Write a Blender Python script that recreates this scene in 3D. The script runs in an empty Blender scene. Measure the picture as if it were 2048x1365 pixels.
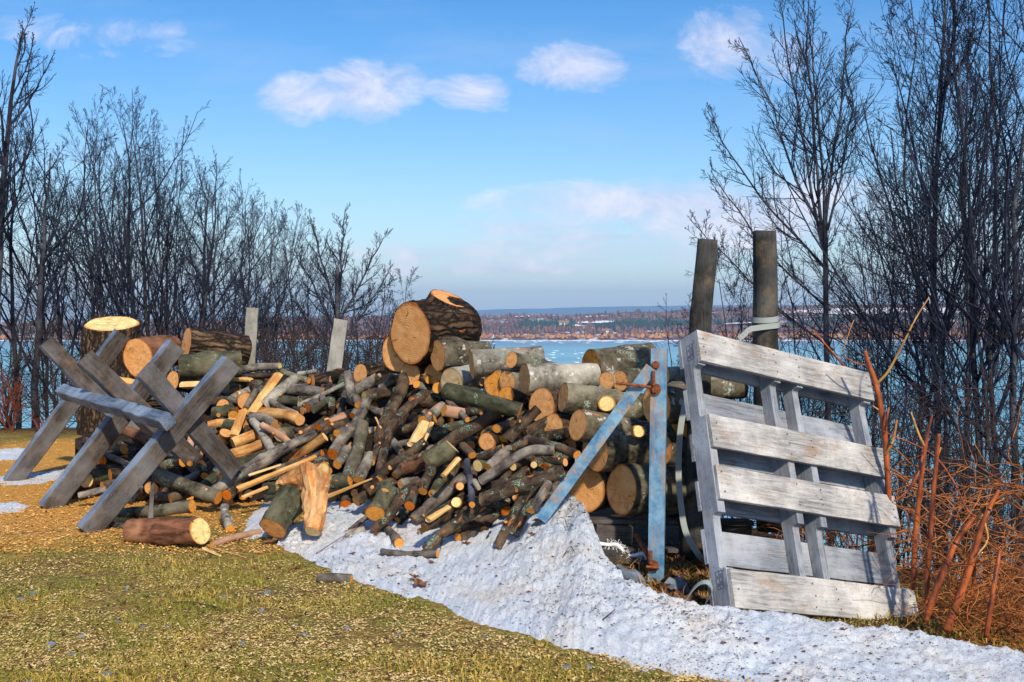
import bpy, math, random
import numpy as np
from mathutils import Vector, Matrix, noise as mn
random.seed(7); rng = np.random.default_rng(7)
S = bpy.context.scene
COL = S.collection
R = math.radians
# ---------------------------------------------------------------- camera, sky, sun, exposure
F, CH, HV = 2200.0, 1.32, 625.0             # focal length in photo pixels, eye height, horizon row
PITCH = math.atan((682.5 - HV) / F)
cam = bpy.data.objects.new('camera', bpy.data.cameras.new('camera')); COL.objects.link(cam)
cam.location = (0, 0, CH); cam.rotation_euler = (math.pi/2 - PITCH, 0, 0)
cam.data.sensor_width = 36; cam.data.lens = 36*F/2048
cam.data.clip_start = 0.05; cam.data.clip_end = 60000
S.camera = cam
SUN_EL, SUN_AZ = R(37), R(162)              # azimuth clockwise from +Y : behind the camera, to the right
sund = Vector((math.sin(SUN_AZ)*math.cos(SUN_EL), math.cos(SUN_AZ)*math.cos(SUN_EL), math.sin(SUN_EL)))
sl = bpy.data.lights.new('sun', 'SUN'); sl.energy = 4.1; sl.angle = R(2.0); sl.color = (1.0, 0.87, 0.68)
so = bpy.data.objects.new('sun', sl); COL.objects.link(so); so.rotation_euler = sund.to_track_quat('Z', 'Y').to_euler()
S.view_settings.view_transform = 'Standard'; S.view_settings.look = 'None'; S.view_settings.gamma = 1
S.view_settings.exposure = 0.30

def at(u, v, Y):
    """the point at distance Y (metres forward of the camera) on the line of sight through photo point u, v"""
    x, z = (u-1024)/F, -(v-682.5)/F
    d = Vector((x, math.cos(PITCH)+z*math.sin(PITCH), -math.sin(PITCH)+z*math.cos(PITCH)))
    return Vector((0, 0, CH)) + d*(Y/d.y)

class NT:
    """small helper for building node trees"""
    def __init__(s, tree): s.t = tree; tree.nodes.clear()
    def n(s, typ, **kw):
        nd = s.t.nodes.new(typ)
        for k, v in kw.items():
            if k[0] == 'i' and k[1:].isdigit(): s.set(nd.inputs[int(k[1:])], v)
            elif k.startswith('in_'): s.set(nd.inputs[k[3:].replace('_', ' ')], v)
            else: setattr(nd, k, v)
        return nd
    def set(s, sock, v):
        if isinstance(v, bpy.types.NodeSocket): s.t.links.new(v, sock)
        else: sock.default_value = v
    def math(s, op, a, b=0.0, c=0.0, clamp=False):
        nd = s.n('ShaderNodeMath', operation=op, i0=a, i1=b, i2=c); nd.use_clamp = clamp; return nd.outputs[0]
    def mix(s, f, a, b, blend='MIX'):
        nd = s.n('ShaderNodeMix', data_type='RGBA', blend_type=blend)
        s.set(nd.inputs[0], f); s.set(nd.inputs[6], c4(a)); s.set(nd.inputs[7], c4(b)); return nd.outputs[2]
    def ramp(s, v, lo, hi, a=0.0, b=1.0):
        nd = s.n('ShaderNodeMapRange', i0=v, i1=lo, i2=hi, i3=a, i4=b); nd.clamp = True; return nd.outputs[0]
    def noise(s, vec, scale, detail=4.0, rough=0.55, dist=0.0):
        nd = s.n('ShaderNodeTexNoise', in_Vector=vec, in_Scale=scale, in_Detail=detail, in_Roughness=rough, in_Distortion=dist); return nd.outputs[0]
    def voro(s, vec, scale, feature='F1'):
        nd = s.n('ShaderNodeTexVoronoi', feature=feature, in_Vector=vec, in_Scale=scale); return nd.outputs['Distance']
    def mapping(s, vec, scale=(1,1,1), loc=(0,0,0)):
        return s.n('ShaderNodeMapping', i0=vec, i1=loc, i3=scale).outputs[0]
def c4(c):
    if isinstance(c, tuple) and len(c) == 3: return (*c, 1.0)
    return c
def sat(c, k): return c

world = bpy.data.worlds.new('World'); S.world = world; world.use_nodes = True
w = NT(world.node_tree)
sky = w.n('ShaderNodeTexSky', sky_type='NISHITA'); sky.sun_disc = False
sky.sun_elevation = SUN_EL; sky.sun_rotation = SUN_AZ; sky.air_density = 1.0; sky.dust_density = 0.6; sky.ozone_density = 3.0
tc = w.n('ShaderNodeTexCoord')
sep = w.n('ShaderNodeSeparateXYZ', i0=tc.outputs['Generated'])
yy = w.math('MAXIMUM', w.math('ABSOLUTE', sep.outputs[1]), 0.05)
az = w.math('DIVIDE', sep.outputs[0], yy); el = w.math('DIVIDE', sep.outputs[2], yy)
av = w.n('ShaderNodeCombineXYZ', i0=az, i1=el, i2=sep.outputs[1]).outputs[0]
nz = w.noise(w.mapping(av, (1, 1.7, 1)), 13.0, 9, 0.66, 0.5)
nz2 = w.noise(w.mapping(av, (1, 5.0, 1)), 4.0, 6, 0.6, 0.2)
total = None
# puffs of cloud: (azimuth, elevation, half width, half height, strength) given as photo rows for brevity
for (u, v, su, sv, k) in [(1330,410,260,34,1.0),(1500,430,260,60,.95),(1010,540,170,9,.8),(1180,475,150,10,.85),(1120,455,220,24,.62),(1000,505,260,20,.6),(1250,500,260,30,.62),(560,210,40,16,.4),(720,215,90,18,.5),(1180,150,60,22,.6),(1450,140,60,30,.6),(250,110,160,26,.26),(1480,60,40,40,.6),(735,183,75,42,1.0),(620,200,75,34,.85),(790,165,50,30,.7),(545,198,50,20,.35),(950,190,62,28,.85),(880,180,50,20,.4),(1140,140,78,34,.95),
                          (1110,125,40,22,.5),(1445,95,70,55,.85),(1540,120,110,50,.45),(1400,100,50,30,.4),(190,75,190,34,.34),(330,95,120,22,.26),(60,50,120,35,.22),(440,45,40,28,.35),
                          (1400,405,200,40,.85),(1560,430,180,60,.7),(1240,400,100,26,.65),(1060,458,100,14,.75),(1150,435,150,12,.4),(830,515,44,11,.8),(805,540,34,9,.8),(1010,408,50,10,.35),
                          (1030,488,80,8,.75),(1130,500,160,9,.75),(1000,525,140,8,.65),(1260,480,120,14,.6),(1190,520,110,8,.6),(1030,560,150,6,.3),(300,560,300,25,.45),(1850,480,300,40,.4),(160,520,200,20,.3),(1200,330,70,9,.14),(650,345,60,12,.15)]:
    a0, e0 = (u-1024)/F, (HV-v)/F
    dx = w.math('MULTIPLY', w.math('SUBTRACT', az, a0), F/su/1.25); dy = w.math('MULTIPLY', w.math('SUBTRACT', el, e0), F/sv/1.25)
    d2 = w.math('MULTIPLY_ADD', dx, dx, w.math('MULTIPLY', dy, dy))
    g = w.math('MULTIPLY', w.math('POWER', 2.718, w.math('MULTIPLY', d2, -1.0)), k)
    total = g if total is None else w.math('MAXIMUM', total, g)
front = w.math('GREATER_THAN', sep.outputs[1], 0.0)
total = w.math('MULTIPLY', total, front)
dens = w.math('MULTIPLY', w.math('ADD', total, w.math('MULTIPLY', w.math('SUBTRACT', nz, 0.5), 2.3)), w.ramp(total, 0.02, 0.30))
dens = w.ramp(dens, 0.14, 0.90)
dens = w.math('MULTIPLY', w.math('POWER', dens, 0.8), 0.78)
hzn = w.math('POWER', 2.718, w.math('MULTIPLY', w.math('ABSOLUTE', el), -11.0))
wisp = w.math('MAXIMUM', w.math('MULTIPLY', w.ramp(nz2, 0.42, 0.75), 0.42), w.math('MULTIPLY', hzn, 0.66))
hs = w.n('ShaderNodeHueSaturation', in_Hue=0.505, in_Saturation=1.38, in_Value=1.0, in_Color=sky.outputs[0])
skyc = w.mix(wisp, hs.outputs[0], (2.9, 4.2, 6.3))
cl = w.mix(w.ramp(nz, 0.35, 0.7), (3.8, 4.3, 6.0), (7.4, 7.0, 7.6))
final = w.mix(dens, skyc, cl)
bg = w.n('ShaderNodeBackground', in_Color=final, in_Strength=0.126)
w.n('ShaderNodeOutputWorld', i0=bg.outputs[0])
world.cycles.sampling_method = 'MANUAL'; world.cycles.sample_map_resolution = 512

# ---------------------------------------------------------------- materials
MATS = {}
def newmat(name):
    m = bpy.data.materials.new(name); m.use_nodes = True; MATS[name] = m
    return m, NT(m.node_tree)
def finish(t, col, rough=0.8, bumph=None, strength=0.4, dist=0.01, spec=0.3, metal=0.0, normal=None):
    b = t.n('ShaderNodeBsdfPrincipled', in_Roughness=rough, in_Metallic=metal)
    t.set(b.inputs['Base Color'], c4(col)); b.inputs['Specular IOR Level'].default_value = spec
    if bumph is not None:
        bp = t.n('ShaderNodeBump', in_Strength=strength, in_Distance=dist, in_Height=bumph); t.set(b.inputs['Normal'], bp.outputs[0])
    t.n('ShaderNodeOutputMaterial', i0=b.outputs[0]); return b
def objcoord(t, shift=True):
    tc = t.n('ShaderNodeTexCoord').outputs['Object']
    if not shift: return tc
    oi = t.n('ShaderNodeObjectInfo').outputs['Random']
    sh = t.n('ShaderNodeCombineXYZ', i0=t.math('MULTIPLY', oi, 13.7), i1=t.math('MULTIPLY', oi, 7.1), i2=t.math('MULTIPLY', oi, 29.3)).outputs[0]
    return t.n('ShaderNodeVectorMath', operation='ADD', i0=tc, i1=sh).outputs[0]

def bark(name, dark, mid, light, stretch=0.35, scale=26, bump=0.7, lichen=0.0, lcol=(0.26,0.38,0.31), orange=0.0, ocol=(0.50,0.16,0.035), furrow=0.0, pale=0.0):
    m, t = newmat(name); v = objcoord(t)
    vs = t.mapping(v, (1, 1, stretch))
    n1 = t.noise(vs, scale, 7, 0.68, 0.5); n2 = t.noise(v, scale*0.22, 4, 0.6); n3 = t.noise(vs, scale*3.2, 4, 0.7)
    col = t.mix(t.ramp(n1, 0.36, 0.62), dark, mid)
    col = t.mix(t.ramp(n2, 0.45, 0.7), col, light)
    col = t.mix(t.math('MULTIPLY', t.ramp(n3, 0.55, 0.75), 0.55), col, dark)
    rv = t.n('ShaderNodeObjectInfo').outputs['Random']
    h = t.math('ADD', t.math('MULTIPLY', n1, 0.8), t.math('MULTIPLY', n3, 0.35))
    if furrow:
        vf = t.n('ShaderNodeVectorMath', operation='ADD', i0=t.mapping(v, (1, 1, 0.16)), i1=t.n('ShaderNodeVectorMath', operation='SCALE', i0=t.n('ShaderNodeTexNoise', in_Vector=v, in_Scale=9.0).outputs[1], in_Scale=0.05).outputs[0]).outputs[0]
        vo = t.voro(vf, furrow, 'DISTANCE_TO_EDGE')
        fr = t.ramp(vo, 0.02, 0.30)
        col = t.mix(fr, dark, col); h = t.math('ADD', h, t.math('MULTIPLY', fr, 2.2))
    if pale:
        pn = t.ramp(t.noise(v, scale*0.9, 5, 0.65), 0.66-pale*0.2, 0.70-pale*0.2)
        col = t.mix(t.math('MULTIPLY', pn, 0.75), col, (0.55, 0.56, 0.52))
    if orange:
        on = t.math('MULTIPLY', t.ramp(t.noise(t.mapping(v, (1, 1, .32)), scale*0.8, 5, 0.62), 0.715-orange*0.22, 0.79-orange*0.22), 0.85)
        col = t.mix(on, col, ocol)
    if lichen:
        ln = t.math('MULTIPLY', t.ramp(t.noise(v, scale*0.42, 2, 0.5), 0.68-lichen*0.2, 0.76-lichen*0.2), t.ramp(t.noise(v, scale*4.2, 3, 0.6), 0.46, 0.58))
        col = t.mix(ln, col, lcol); h = t.math('ADD', h, t.math('MULTIPLY', ln, 0.5))
    hv = t.n('ShaderNodeHueSaturation', in_Saturation=1.0, in_Value=t.math('MULTIPLY_ADD', rv, 0.5, 0.75), in_Color=col)
    finish(t, hv.outputs[0], 0.85, h, bump, 0.006, 0.2); return m
bark('bark_grey', (0.013,0.011,0.013), (0.125,0.108,0.095), (0.32,0.285,0.235), lichen=0.25, orange=0.42, bump=.9)
bark('bark_dark', (0.006,0.005,0.006), (0.056,0.038,0.026), (0.15,0.10,0.06), stretch=0.5, scale=38, bump=1.2, lichen=0.55, orange=0.45)
bark('bark_green', (0.016,0.018,0.012), (0.065,0.068,0.04), (0.14,0.13,0.08), scale=32, bump=.9, lichen=0.3, orange=0.38)
bark('bark_white', (0.075,0.068,0.055), (0.27,0.255,0.215), (0.44,0.42,0.36), stretch=1.4, scale=20, bump=0.6, lichen=0.15, orange=0.3, pale=0.3)
bark('bark_moss', (0.016,0.015,0.010), (0.11,0.10,0.07), (0.23,0.21,0.15), stretch=.8, scale=22, bump=1.0, lichen=0.5, lcol=(0.36,0.42,0.32), orange=0.3, pale=0.05)
bark('bark_spotted', (0.022,0.018,0.012), (0.12,0.105,0.07), (0.22,0.19,0.14), stretch=.8, scale=20, bump=0.6, lichen=0.45, orange=0.3, pale=0.38)
bark('bark_furrowed', (0.008,0.006,0.005), (0.11,0.062,0.035), (0.20,0.125,0.07), scale=24, bump=1.0, lichen=0.1, orange=0.25, furrow=22)
bark('bark_brown', (0.035,0.014,0.009), (0.20,0.085,0.045), (0.34,0.17,0.09), stretch=0.2, scale=24, bump=0.6, orange=0.25)
bark('bark_pink', (0.20,0.10,0.06), (0.46,0.26,0.17), (0.58,0.37,0.25), stretch=0.25, scale=16, bump=0.3, orange=0.2)
bark('stripped', (0.10,0.035,0.012), (0.52,0.24,0.085), (0.74,0.47,0.22), stretch=0.4, scale=15, bump=0.7, orange=0.75, ocol=(0.50,0.16,0.03), pale=.1)
bark('peeled', (0.15,0.045,0.012), (0.56,0.27,0.085), (0.74,0.45,0.17), stretch=0.16, scale=24, bump=0.5, orange=0.4, ocol=(0.10,0.05,0.03))
bark('bark_tree', (0.008,0.010,0.018), (0.040,0.043,0.062), (0.12,0.125,0.155), stretch=0.4, scale=14, bump=0.5)

def cutmat(name, a, b, c):
    m, t = newmat(name)
    tc = t.n('ShaderNodeTexCoord').outputs['Object']; rv = t.n('ShaderNodeObjectInfo').outputs['Random']
    shv = t.n('ShaderNodeCombineXYZ', i0=0.0, i1=0.0, i2=t.math('MULTIPLY', rv, 40.0)).outputs[0]
    v = t.n('ShaderNodeVectorMath', operation='ADD', i0=tc, i1=shv).outputs[0]
    offc = t.n('ShaderNodeCombineXYZ', i0=t.math('MULTIPLY', t.math('SINE', t.math('MULTIPLY', rv, 91.0)), .22), i1=t.math('MULTIPLY', t.math('COSINE', t.math('MULTIPLY', rv, 57.0)), .22)).outputs[0]
    s0_ = t.n('ShaderNodeSeparateXYZ', i0=tc); s = t.n('ShaderNodeSeparateXYZ', i0=t.n('ShaderNodeVectorMath', operation='ADD', i0=tc, i1=offc).outputs[0])
    n = t.noise(v, 2.2, 5, 0.6); nf = t.noise(v, 14, 4, 0.7)
    rad = t.math('SQRT', t.math('MULTIPLY_ADD', s.outputs[0], s.outputs[0], t.math('MULTIPLY', s.outputs[1], s.outputs[1])))
    rw = t.math('MULTIPLY_ADD', n, 0.34, rad)
    ring = t.math('MULTIPLY_ADD', t.math('SINE', t.math('MULTIPLY', rw, 84.0)), 0.5, 0.5)
    col = t.mix(t.ramp(n, 0.34, 0.66), a, b)
    col = t.mix(t.math('MULTIPLY', ring, t.ramp(t.noise(v, 1.4, 2, .5), .4, .7, .04, .17)), col, c)
    col = t.mix(t.math('MULTIPLY', t.ramp(rw, 0.28, 0.10), 0.55), col, c)                # heartwood
    rad0 = t.math('SQRT', t.math('MULTIPLY_ADD', s0_.outputs[0], s0_.outputs[0], t.math('MULTIPLY', s0_.outputs[1], s0_.outputs[1])))
    col = t.mix(t.math('MULTIPLY', t.ramp(t.noise(v, 3.0, 6, .7), .50, .66), t.ramp(rv, .3, 1.0, .1, .75)), col, (0.17,0.10,0.05))
    col = t.mix(t.ramp(rad0, 0.88, 0.99), col, t.mix(0.4, c, (0.30,0.10,0.03)))
    # saw marks: fine parallel streaks
    sw = t.noise(t.mapping(v, (1.5, 26, 1)), 1.6, 3, 0.6)
    col = t.mix(t.math('MULTIPLY', t.ramp(sw, 0.52, 0.75), 0.4), col, c)
    # radial drying cracks
    ang = t.math('ARCTAN2', s.outputs[1], s.outputs[0])
    cv = t.n('ShaderNodeCombineXYZ', i0=t.math('MULTIPLY', ang, 1.6), i1=t.math('MULTIPLY', rad, 0.6), i2=t.math('MULTIPLY', rv, 50)).outputs[0]
    cr = t.math('MULTIPLY', t.ramp(t.noise(cv, 3.0, 2, 0.5, 0.4), 0.66, 0.68), t.ramp(rad, 0.95, 0.7))
    col = t.mix(t.math('MULTIPLY', cr, 0.8), col, (0.06,0.025,0.01))
    col = t.mix(t.ramp(nf, 0.68, 0.80, 0, .4), col, (0.12,0.05,0.02))
    hv = t.n('ShaderNodeHueSaturation', in_Saturation=1.06, in_Value=t.math('MULTIPLY_ADD', rv, 0.35, 0.82), in_Color=col)
    finish(t, hv.outputs[0], 0.75, t.math('ADD', t.math('ADD', ring, sw), nf), 0.25, 0.01, 0.25); return m
cutmat('cut_tan', (0.66,0.32,0.12), (0.78,0.45,0.215), (0.42,0.15,0.05))
cutmat('cut_orange', (0.62,0.25,0.06), (0.72,0.37,0.11), (0.40,0.11,0.02))
cutmat('cut_red', (0.42,0.10,0.02), (0.58,0.20,0.045), (0.24,0.04,0.01))
cutmat('cut_pale', (0.78,0.55,0.24), (0.88,0.70,0.36), (0.58,0.32,0.10))
cutmat('cut_grey', (0.42,0.31,0.18), (0.55,0.43,0.26), (0.22,0.14,0.07))

def woodmat(name, base, light, dark, scale=7.0, stain=(0.30,0.20,0.13), st=0.3, bump=0.5):
    m, t = newmat(name); v = objcoord(t)
    g = t.noise(t.mapping(v, (0.9, 11, 11)), scale, 7, 0.7, 0.6); big = t.noise(v, 3.2, 5, 0.6); fine = t.noise(t.mapping(v, (1.2, 40, 40)), scale, 4, 0.7)
    col = t.mix(t.ramp(g, 0.33, 0.62), dark, base); col = t.mix(t.ramp(big, 0.42, 0.66), col, light)
    col = t.mix(t.math('MULTIPLY', t.ramp(fine, 0.52, 0.7), 0.5), col, dark)
    col = t.mix(t.ramp(t.noise(v, 7.5, 6, 0.7), 0.53, 0.70, 0, st), col, stain)
    sp = t.ramp(t.noise(v, 60, 3, 0.6), 0.62, 0.72, 0, 0.7)
    col = t.mix(sp, col, dark)
    finish(t, col, 0.8, t.math('ADD', g, t.math('MULTIPLY', fine, 0.7)), bump, 0.004, 0.25); return m
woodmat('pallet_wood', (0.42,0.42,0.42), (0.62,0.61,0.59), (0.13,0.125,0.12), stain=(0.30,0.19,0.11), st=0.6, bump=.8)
woodmat('pallet_side', (0.25,0.28,0.33), (0.38,0.41,0.46), (0.09,0.10,0.12))  # darker, bluer pallet wood: shade put into the colour
woodmat('old_board', (0.085,0.070,0.060), (0.165,0.16,0.165), (0.018,0.014,0.012), scale=8, bump=.9)
woodmat('old_board_blue', (0.13,0.19,0.29), (0.24,0.31,0.42), (0.02,0.025,0.035), scale=8, bump=.9)  # old board with bluish skylight put into its colour
woodmat('post_wood', (0.036,0.037,0.036), (0.095,0.095,0.09), (0.005,0.005,0.006), scale=9, stain=(0.34,0.20,0.07), st=0.4, bump=1.0)
woodmat('stake_wood', (0.24,0.24,0.22), (0.38,0.38,0.34), (0.14,0.13,0.11), scale=8, stain=(0.42,0.34,0.16), st=0.5, bump=.9)
woodmat('split_wood', (0.62,0.33,0.10), (0.82,0.56,0.22), (0.34,0.13,0.03), scale=6, stain=(0.55,0.2,0.04), st=0.5, bump=.8)
woodmat('pale_split', (0.74,0.46,0.17), (0.90,0.70,0.36), (0.45,0.22,0.06), scale=6, stain=(0.6,0.3,0.08), st=0.4, bump=.8)

m, t = newmat('painted_steel'); v = objcoord(t, False)
n = t.noise(v, 9, 6, .65); n2 = t.noise(v, 60, 4, .6)
col = t.mix(t.ramp(n, .40, .62), (0.05,0.17,0.33), (0.20,0.38,0.54)); col = t.mix(t.ramp(n2, .54, .68, 0, .6), col, (0.16,0.22,0.26))
rs = t.math('MULTIPLY', t.ramp(t.noise(t.mapping(v, (22, 22, 2.2)), 1.2, 5, .6), .46, .58), t.ramp(t.noise(v, 3.5, 3, .5), .44, .54))
col = t.mix(t.math('MULTIPLY', rs, .75), col, (0.36,0.19,0.07)); col = t.mix(t.math('MULTIPLY', t.ramp(t.noise(t.mapping(v, (9, 9, 1.5)), 3, 6, .7), .5, .7), .45), col, (0.34,0.44,0.50)); finish(t, col, .5, t.math('ADD', n2, n), .4, .004, .4, metal=.15)
m, t = newmat('rust'); v = objcoord(t, False); n = t.noise(v, 70, 6, .7)
finish(t, t.mix(t.ramp(n, .35, .7), (0.07,0.02,0.012), (0.30,0.095,0.03)), .8, n, .6, .002, .3)
m, t = newmat('strap'); v = t.n('ShaderNodeTexCoord').outputs['UV']; wv = t.n('ShaderNodeTexWave', in_Vector=v, in_Scale=1.0, bands_direction='Y').outputs[1]
finish(t, t.mix(wv, (0.20,0.24,0.25), (0.42,0.46,0.44)), .8, wv, .5, .002, .3)
m, t = newmat('stone'); v = objcoord(t); n = t.noise(v, 30, 6, .6)
finish(t, t.mix(t.ramp(n, .3, .7), (0.06,0.085,0.12), (0.20,0.25,0.31)), .7, n, .4, .003, .35)
m, t = newmat('dead_leaf'); v = objcoord(t); n = t.noise(v, 40, 6, .6)
finish(t, t.mix(t.ramp(n, .3, .7), (0.07,0.028,0.016), (0.26,0.12,0.06)), .7, n, .4, .003, .3)
m, t = newmat('cane'); v = objcoord(t); n = t.noise(t.mapping(v, (1,1,.3)), 22, 5, .6)
finish(t, t.mix(t.ramp(n, .35, .68), (0.07,0.014,0.008), (0.46,0.11,0.02)), .5, n, .3, .003, .4)
m, t = newmat('cane_pale'); v = objcoord(t); n = t.noise(v, 12, 5, .6)
finish(t, t.mix(t.ramp(n, .35, .68), (0.30,0.12,0.03), (0.60,0.36,0.12)), .6, n, .3, .003, .3)
m, t = newmat('brush'); v = objcoord(t, False); n = t.noise(v, 5, 5, .6)
finish(t, t.mix(t.ramp(n, .35, .68), (0.10,0.03,0.010), (0.55,0.20,0.05)), .7)
m, t = newmat('red_twig'); v = objcoord(t, False); n = t.noise(v, 5, 5, .6)
finish(t, t.mix(t.ramp(n, .35, .68), (0.09,0.022,0.014), (0.30,0.075,0.028)), .6)
m, t = newmat('twig_brown'); v = objcoord(t, False); n = t.noise(v, 5, 5, .6)
finish(t, t.mix(t.ramp(n, .35, .68), (0.018,0.013,0.014), (0.062,0.040,0.036)), .8)
m, t = newmat('twig_tree'); v = objcoord(t, False); n = t.noise(v, 1.5, 5, .6)
finish(t, t.mix(t.ramp(n, .35, .68), (0.008,0.011,0.026), (0.030,0.038,0.072)), .8)
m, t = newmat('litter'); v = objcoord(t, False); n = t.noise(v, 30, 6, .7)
finish(t, t.mix(t.ramp(n, .35, .68), (0.008,0.006,0.005), (0.05,0.032,0.02)), .9, n, .8, .02)  # near-black heap core colour, painting the shade between the sticks
m, t = newmat('grass_blade'); v = objcoord(t, False); n = t.noise(v, 1.4, 4, .6); n2 = t.noise(v, 40, 2, .6)
col = t.mix(t.ramp(n2, .4, .6), (0.14,0.15,0.018), (0.52,0.36,0.075)); col = t.mix(t.ramp(n, .44, .62), col, (0.15,0.165,0.022))
finish(t, col, .7)
m, t = newmat('chip'); v = objcoord(t, False); n = t.noise(v, 45, 2, .6); n2 = t.noise(v, 3, 3, .6)
col = t.mix(t.ramp(n, .38, .62), (0.48,0.31,0.09), (0.82,0.62,0.29)); col = t.mix(t.ramp(n2, .5, .7, 0, .4), col, (0.40,0.22,0.07))
finish(t, col, .8)
m, t = newmat('sawdust_chip'); v = objcoord(t, False); n = t.noise(v, 45, 2, .6)
finish(t, t.mix(t.ramp(n, .38, .62), (0.54,0.23,0.04), (0.90,0.54,0.17)), .8)
m, t = newmat('leaf_bit'); v = objcoord(t, False); n = t.noise(v, 25, 2, .6)
finish(t, t.mix(t.ramp(n, .38, .62), (0.035,0.018,0.012), (0.17,0.08,0.04)), .8)

m, t = newmat('snow'); v = objcoord(t, False)
n = t.noise(v, 22, 8, .7); n2 = t.noise(v, 3.2, 5, .6); n3 = t.noise(v, 130, 4, .7); n4 = t.noise(v, 46, 6, .75, .4)
col = t.mix(t.ramp(n2, .35, .7), (0.72,0.82,0.95), (0.92,0.94,0.96))
col = t.mix(t.ramp(n2, .55, .72, 0, .5), col, (0.70,0.64,0.56))
col = t.mix(t.math('MULTIPLY', t.ramp(n4, .56, .66), t.ramp(n2, .42, .6, .15, .7)), col, (0.30,0.26,0.22))
col = t.mix(t.math('MULTIPLY', t.ramp(n3, .60, .65), t.ramp(n, .42, .56, .1, .95)), col, (0.05,0.038,0.03))
col = t.mix(t.ramp(t.noise(v, 75, 2, .5), .70, .72), col, (0.09,0.05,0.03))
finish(t, col, .55, t.math('ADD', t.noise(v, 60, 5, .7), t.math('MULTIPLY', t.noise(v, 240, 3, .7), .6)), 1.0, .012, .4)

m, t = newmat('ground'); v = objcoord(t, False)
sp = t.n('ShaderNodeSeparateXYZ', i0=v)
n = t.noise(v, 1.1, 6, .62); n2 = t.noise(v, 26, 6, .7); n3 = t.noise(v, 110, 4, .7); n4 = t.noise(v, 4.2, 5, .65)
col = t.mix(t.ramp(n2, .38, .62), (0.13,0.085,0.022), (0.46,0.31,0.08))
col = t.mix(t.ramp(n4, .44, .60), col, t.mix(t.ramp(n2, .42, .6), (0.13,0.13,0.022), (0.38,0.34,0.06)))
col = t.mix(t.ramp(n, .50, .68, 0, .65), col, (0.10,0.075,0.025))
col = t.mix(t.ramp(n3, .55, .66, 0, .85), col, (0.66,0.46,0.18))
col = t.mix(t.ramp(n3, .44, .36, 0, .8), col, (0.06,0.035,0.015))
# orange sawdust around the sawbuck, with an uneven edge
dx = t.math('ADD', sp.outputs[0], 3.6); dy = t.math('SUBTRACT', sp.outputs[1], 8.8)
dd = t.math('SQRT', t.math('ADD', t.math('MULTIPLY', t.math('MULTIPLY', dx, dx), .30), t.math('MULTIPLY', t.math('MULTIPLY', dy, dy), .17)))
dd = t.math('ADD', dd, t.math('MULTIPLY', t.math('SUBTRACT', n4, .5), 1.1))
saw = t.mix(t.ramp(n3, .40, .62), (0.48,0.19,0.03), (0.86,0.50,0.13))
saw = t.mix(t.ramp(n2, .60, .75, 0, .5), saw, (0.22,0.09,0.02))
col = t.mix(t.ramp(dd, 1.35, 1.0, 0, .92), col, saw)
# leaf mould and dark soil beyond the heap and on the hillside
wl = t.math('ADD', t.math('ADD', t.math('MULTIPLY', sp.outputs[0], 2.1), sp.outputs[1]), t.math('MULTIPLY', n4, .8))
soil = t.mix(t.ramp(n2, .35, .65), (0.025,0.016,0.010), (0.13,0.075,0.035))
col = t.mix(t.ramp(wl, 7.3, 7.7), col, soil)
col = t.mix(t.ramp(sp.outputs[1], 11.6, 12.4), col, soil)
far = t.mix(t.ramp(n, .45, .6), (0.10,0.06,0.045), (0.75,0.78,0.85))
col = t.mix(t.ramp(sp.outputs[1], 30, 60), col, far)
finish(t, col, .9, t.math('ADD', n2, t.math('MULTIPLY', n3, .6)), .9, .02, .15)

m, t = newmat('lake'); v = objcoord(t, False)
sp = t.n('ShaderNodeSeparateXYZ', i0=v)
n = t.noise(t.mapping(v, (.0012,.0040,1)), 1.0, 5, .6); n2 = t.noise(t.mapping(v, (.02,.010,1)), 1.0, 5, .65); n3 = t.noise(t.mapping(v, (.06,.2,1)), 1, 3, .6)
col = t.mix(t.ramp(n, .35, .65), (0.13,0.37,0.48), (0.22,0.49,0.57))
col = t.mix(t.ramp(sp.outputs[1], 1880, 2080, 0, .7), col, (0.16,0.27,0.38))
finish(t, col, .35, n3, .15, 1.0, .25)
m, t = newmat('ice'); finish(t, (0.85,0.88,0.92), .5)
m, t = newmat('far_wood'); v = objcoord(t, False); sp = t.n('ShaderNodeSeparateXYZ', i0=v)
n = t.noise(t.mapping(v, (.004,.004,.02)), 1.0, 7, .7); n2 = t.noise(t.mapping(v, (.02,.02,.05)), 1.0, 6, .7); n3 = t.noise(t.mapping(v, (.0016,.0030,.004)), 1.0, 4, .6)
col = t.mix(t.ramp(n2, .36, .64), (0.065,0.034,0.045), (0.24,0.115,0.085))
col = t.mix(t.ramp(n, .45, .62, 0, .65), col, (0.14,0.075,0.095))
lo = t.ramp(sp.outputs[2], 46, -4)
sn = t.math('MULTIPLY', t.ramp(n2, .50, .60), t.math('MULTIPLY', lo, t.ramp(n3, .42, .58)))
col = t.mix(sn, col, (0.72,0.74,0.80))
finish(t, col, 1.0, spec=0)
m, t = newmat('snow_field'); v = objcoord(t, False); n = t.noise(t.mapping(v, (.01,.01,.04)), 1.0, 5, .7)
finish(t, t.mix(t.ramp(n, .60, .66), (0.86,0.88,0.92), (0.22,0.16,0.18)), .9, spec=0)
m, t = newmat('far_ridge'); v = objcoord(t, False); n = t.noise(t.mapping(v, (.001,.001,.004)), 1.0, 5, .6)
finish(t, t.mix(t.ramp(n, .3, .7), (0.03,0.12,0.24), (0.05,0.17,0.30)), 1.0, spec=0)  # blue of the distant haze put into the ridge colour
m, t = newmat('conifer'); v = objcoord(t, False); n = t.noise(v, .02, 3, .6)
finish(t, t.mix(t.ramp(n, .35, .65), (0.012,0.04,0.045), (0.03,0.075,0.07)), .9, spec=0)
m, t = newmat('bare_far'); v = objcoord(t, False); n = t.noise(v, .02, 3, .6)
finish(t, t.mix(t.ramp(n, .35, .65), (0.09,0.05,0.07), (0.22,0.12,0.09)), .9, spec=0)
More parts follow.
